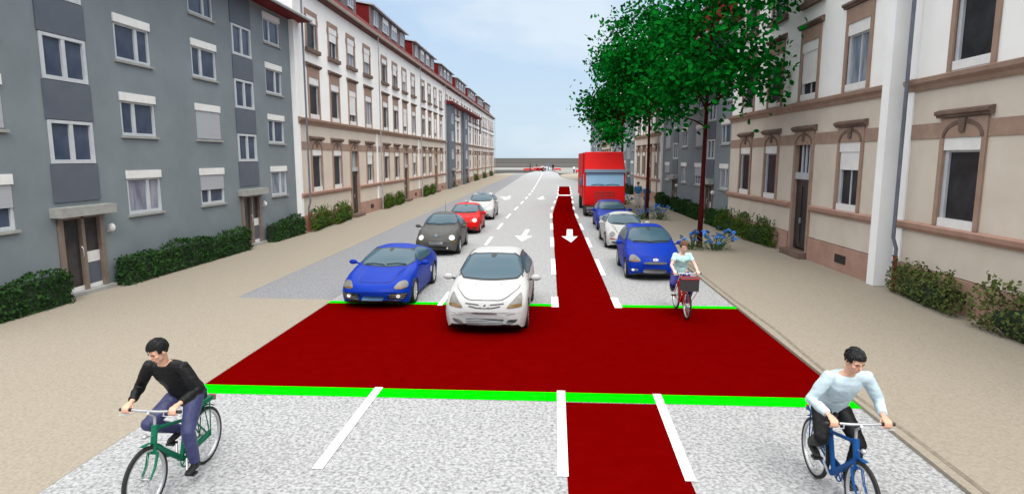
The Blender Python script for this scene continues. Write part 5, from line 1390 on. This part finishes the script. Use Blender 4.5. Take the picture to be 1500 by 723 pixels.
    ch = cr.build('chainring', pm, root, True)
    cg = MB(); cg.tube([bb+Vector((.066,0,.05)), hub_r+Vector((.062,0,.05))], [(.008,.05),(.008,.03)], 10); cg.build('chain_guard', pm, root, True)
    P = {-1: Vector((-.10,.67,.42)), 1: Vector((.10,.53,.14))}
    for s_ in (-1,1):
        b = MB(); b.tube([bb+Vector((s_*.06,0,0)), P[s_]], [.014,.012], 8); ck = b.build('crank', 'chrome', root, True)
        q = P[s_]; b = MB(); b.box(*sorted((q.x+s_*.01,q.x+s_*.105)), q.y-.042,q.y+.042,q.z-.014,q.z+.012); b.build('pedal', 'blackplastic', ck)
    if basket:
        b = MB(); b.prism_x([(-.245,.70),(-.27,.98),(.035,.98),(.015,.70)], -.185, .185); bk = b.build('basket', 'mesh', root)
        b = MB()
        b.tube([(-.19,-.275,.985),(.19,-.275,.985),(.19,.04,.985),(-.19,.04,.985),(-.19,-.275,.985)], .009, 6, (0,0,1)); b.build('basket_rim', pm, bk, True)
        for s_ in (-1,1): b = MB(); b.tube([(s_*.17,-.2,.70),(s_*.062,0,r)], .008, 6); b.build('basket_stay', pm, bk, True)
    else:
        b = MB(); b.ell((0,.045,.80), (.026,.034,.026), 12, 8); b.tube([(0,.06,.79),(0,.155,.76)], .008, 6); b.build('front_lamp', 'silver', root, True)
    tag(root, label, 'bicycle', 'bicycles')
    return root
def ride(x, y, rz, z, bk, ps):
    for o in (bk, ps): o.location = (x, y, z); o.rotation_euler = (0,0,rz)
ride(-4.21, 5.80, R(-2), .0085, bicycle('bikegreen', 'green city bicycle with rear rack ridden by the man in black'),
     cyclist('skin', 'jumperblack', 'jeans', 'shoeblack', 'hairblack', R(-22), R(24), 'man in a black jumper and indigo trousers riding the green bicycle'))
ride(3.15, 5.92, R(1), .0085, bicycle('bikeblue', 'blue city bicycle with rear rack ridden by the man in pale blue'),
     cyclist('skin', 'jumperblue', 'trousersblack', 'shoeblack', 'hairblack', R(14), R(22), 'man in a pale blue jumper and black trousers riding the blue bicycle'))
ride(3.19, 14.03, R(2), .0165, bicycle('bikered', 'red bicycle with a dark front basket ridden by the woman', True, False),
     cyclist('skinpale', 'teal', 'navy', 'shoewhite', 'hairbrown', R(10), R(14), 'woman with auburn hair in a mint shirt and navy trousers riding the red bicycle', True, True))

# ------------------------------------------------------------------ pedestrians
def open_hand(b, wr, d, s_):
    wr = Vector(wr); d = Vector(d).normalized(); side = Vector((0,1,0)); nrm = d.cross(side).normalized()
    b.tube([wr, wr+d*.045, wr+d*.095], [(.020,.026),(.016,.040),(.014,.038)], 10, tuple(nrm))
    for i in range(4):
        o = wr+d*.088+side*(i-1.5)*.020; ln = [.07,.08,.076,.06][i]; c_ = nrm*(-s_*.012)
        b.tube([o, o+d*ln*.5+c_*.5, o+d*ln+c_*1.6], [.009,.0085,.007], 6)
    b.tube([wr+d*.02-side*.022, wr+d*.055-side*.05, wr+d*.09-side*.056], [.011,.010,.008], 6)
def pedestrian(skin, top, trousers, shoem, hairm, label, yaw=0, woman=False, stride=.10, voxel=.012, group=None):
    shw = .19; z0 = 0
    pel = Vector((0,0,.95)); chest = Vector((0,.0,1.28)); neck = Vector((0,.01,1.49)); head = Vector((0,-.01,1.63))
    T = Matrix.Translation(head) @ Euler((.06,0,yaw),'XYZ').to_matrix().to_4x4()
    b = MB(); head_parts(b, T)
    b.tube([neck+Vector((0,.01,-.06)), neck, head+Vector((0,.01,-.03))], [.058,.054,.052], 12)
    b.tube([pel+Vector((0,0,-.1)), pel, pel.lerp(chest,.5), chest, neck+Vector((0,0,-.06)), neck], [(.14,.10),(.15,.105),(.13,.09),(.165,.10),(.13,.075),(.05,.05)], 16)
    sh = {}; el = {}; wr = {}; hip = {}; kn = {}; an = {}
    for s_ in (-1,1):
        sh[s_] = Vector((s_*shw,.01,1.42)); el[s_] = Vector((s_*(shw+.06),.03+s_*.05,1.13)); wr[s_] = Vector((s_*(shw+.07),-.04+s_*.08,.88))
        hip[s_] = Vector((s_*.095,0,.93)); an[s_] = Vector((s_*.115,s_*stride,.085)); kn[s_] = hip[s_].lerp(an[s_],.5)+Vector((0,-.03,0))
        b.tube([neck+Vector((s_*.05,0,-.06)), sh[s_], sh[s_].lerp(el[s_],.5), el[s_], el[s_].lerp(wr[s_],.35), wr[s_]], [.052,.055,.046,.038,.038,.024], 10)
        open_hand(b, wr[s_], wr[s_]-el[s_], s_)
        b.tube([hip[s_], hip[s_].lerp(kn[s_],.4), kn[s_], kn[s_].lerp(an[s_],.35), an[s_]], [.09,.075,.052,.054,.036], 10)
        b.tube([an[s_]+Vector((0,.03,-.03)), an[s_]+Vector((0,-.15,-.05))], [.034,.024], 8)
    root = fuse(b, 'person', skin, voxel*.6, 4); face_bits(root, T, hairm); hair(root, T, hairm, nape=-.06 if not woman else -.09)
    b = MB()
    b.tube([pel+Vector((0,0,-.02)), pel.lerp(chest,.5), chest, neck+Vector((0,.0,-.065)), neck+Vector((0,.0,-.02))], [(.178,.128),(.168,.12),(.19,.126),(.15,.09),(.075,.068)], 18)
    for s_ in (-1,1):
        b.ell(sh[s_], (.07,.066,.066), 12, 8); b.tube([neck+Vector((s_*.05,0,-.07)), sh[s_], sh[s_].lerp(el[s_],.5), el[s_].lerp(sh[s_],.05) if woman else el[s_], el[s_].lerp(sh[s_],.02) if woman else el[s_].lerp(wr[s_],.3)], [.066,.069,.062,.056,.054], 12)
    fuse(b, 'shirt', top, voxel, 3, root)
    b = MB(); b.tube([pel+Vector((0,0,-.12)), pel, pel+Vector((0,0,.06))], [(.16,.118),(.168,.122),(.155,.112)], 16)
    for s_ in (-1,1): b.tube([hip[s_]+Vector((0,0,.0)), hip[s_].lerp(kn[s_],.4), kn[s_], kn[s_].lerp(an[s_],.5), an[s_]+Vector((0,0,.02))], [.105,.096,.078,.073,.066], 14)
    fuse(b, 'trousers', trousers, voxel, 3, root)
    for s_ in (-1,1):
        b = MB(); shoe(b, an[s_], (s_*.15,-1,0)); fuse(b, 'shoe', shoem, .009, 3, root)
    tag(root, label, 'person', group or 'pedestrians on the right pavement'); return root
p1 = pedestrian('skin', 'shirtblue', 'trouserswhite', 'shoeblack', 'hairblack', 'man in blue shirt and white trousers left of the middle tree trunk', R(6), stride=.06)
p1.location = (6.58, 46.2, PV); p1.scale = (1.06,)*3
p2 = pedestrian('skin', 'shirtblue', 'shirtblue', 'shoeblack', 'hairbrown', 'person dressed all in blue, half hidden behind the middle tree trunk', R(-20), True)
p2.location = (6.98, 44.6, PV)
p3 = pedestrian('skin', 'trouserswhite', 'navy', 'shoeblack', 'hairblack', 'tiny far person in a white top left of the lorry', R(15), stride=.14, voxel=.02, group='people far down the street')
p3.location = (5.85, 148.5, PV)
p4 = pedestrian('skin', 'jumperblack', 'trousersblack', 'shoeblack', 'hairblack', 'tiny far person in black standing beside the far blue post', R(180), stride=.05, voxel=.02, group='people far down the street')
p4.location = (1.0, 176, .004); p4.scale = (1.2,)*3; p4.rotation_euler = (0,0,math.pi)

# ------------------------------------------------------------------ far end of the street
def barrier(x, y, L, label, z=.01, h=1.0, rz=0):
    root = empty('road_barrier', (x,y,z), rz)
    for i in range(max(1, int(L/1.4))):
        n = max(1, int(L/1.4)); a = -L/2+L*i/n
        b = MB(); b.box(a+.02, a+L/n-.02, -.08, .08, .22, h); b.build('board', 'barred', root)
        b = MB(); b.box(a+.05, a+L/n-.05, -.10, .10, h-.18, h-.05); b.build('white_stripe', 'barwhite', root)
    for x_ in (-L/2+.2, L/2-.2):
        b = MB(); b.box(x_-.12, x_+.12, -.35, .35, 0, .22); b.build('foot', 'blackplastic', root)
    tag(root, label, 'barrier', 'red barriers at the far end of the road'); return root
barrier(-5.9, 172, 2.6, 'far red barrier, leftmost in the group at the end of the road', h=.95)
barrier(-3.2, 172.5, 2.6, 'far bright red barrier beside the white flowering shrubs', h=1.15)
barrier(2.3, 178, 1.9, 'far small red barrier standing alone right of the blue post', h=.9)
barrier(6.9, 150.5, 1.2, 'far red barrier beside the tiny person left of the lorry', PV, .95)
def shrub(x, y, m, label, seed, s=1.0):
    rg = random.Random(seed); b = MB(); leaf_blob(b, (0,0,.55), (.75,.5,.55), 260, .12, rg)
    o = b.build('shrub', m, None, fix=False); o.location = (x,y,.0); o.scale = (s,)*3
    t = MB()
    for k in range(5): t.tube([(0,0,0),(rg.gauss(0,.2),rg.gauss(0,.15),.6)], [.03,.012], 5)
    t.build('stems', 'trunk', o)
    tag(o, label, 'shrub', 'shrubs at the far end of the road'); return o
shrub(-1.9, 176, 'whitepilaster', 'far white flowering shrub right of the bright red barrier', 1, 1.2)
shrub(-.6, 180, 'whitepilaster', 'far white flowering shrub nearest to the blue post', 2, 1.1)
shrub(-1.6, 168, 'trunk', 'far dark red shrub between the barriers and the blue post', 3, 1.0)
shrub(-2.9, 169.5, 'trunk', 'far dark red shrub in front of the bright red barrier', 4, .9)
def post(x, y, h, m, label):
    o = MB(); o.tube([(0,0,0),(0,0,h)], [.16,.13], 10); q = o.build('post', m, None, True); q.location = (x,y,0)
    b = MB(); b.tube([(0,0,h),(0,0,h+.06)], [.2,.17], 10); b.build('cap', m, q, True)
    tag(q, label, 'post', 'posts at the far end of the road')
post(-.35, 176, 2.3, 'postblue', 'far blue post at the end of the road')
post(-5.3, 170.5, 2.1, 'postdark', 'far dark post rising above the left red barrier')
post(-3.6, 174, 1.9, 'postdark', 'far dark post between the two left red barriers')
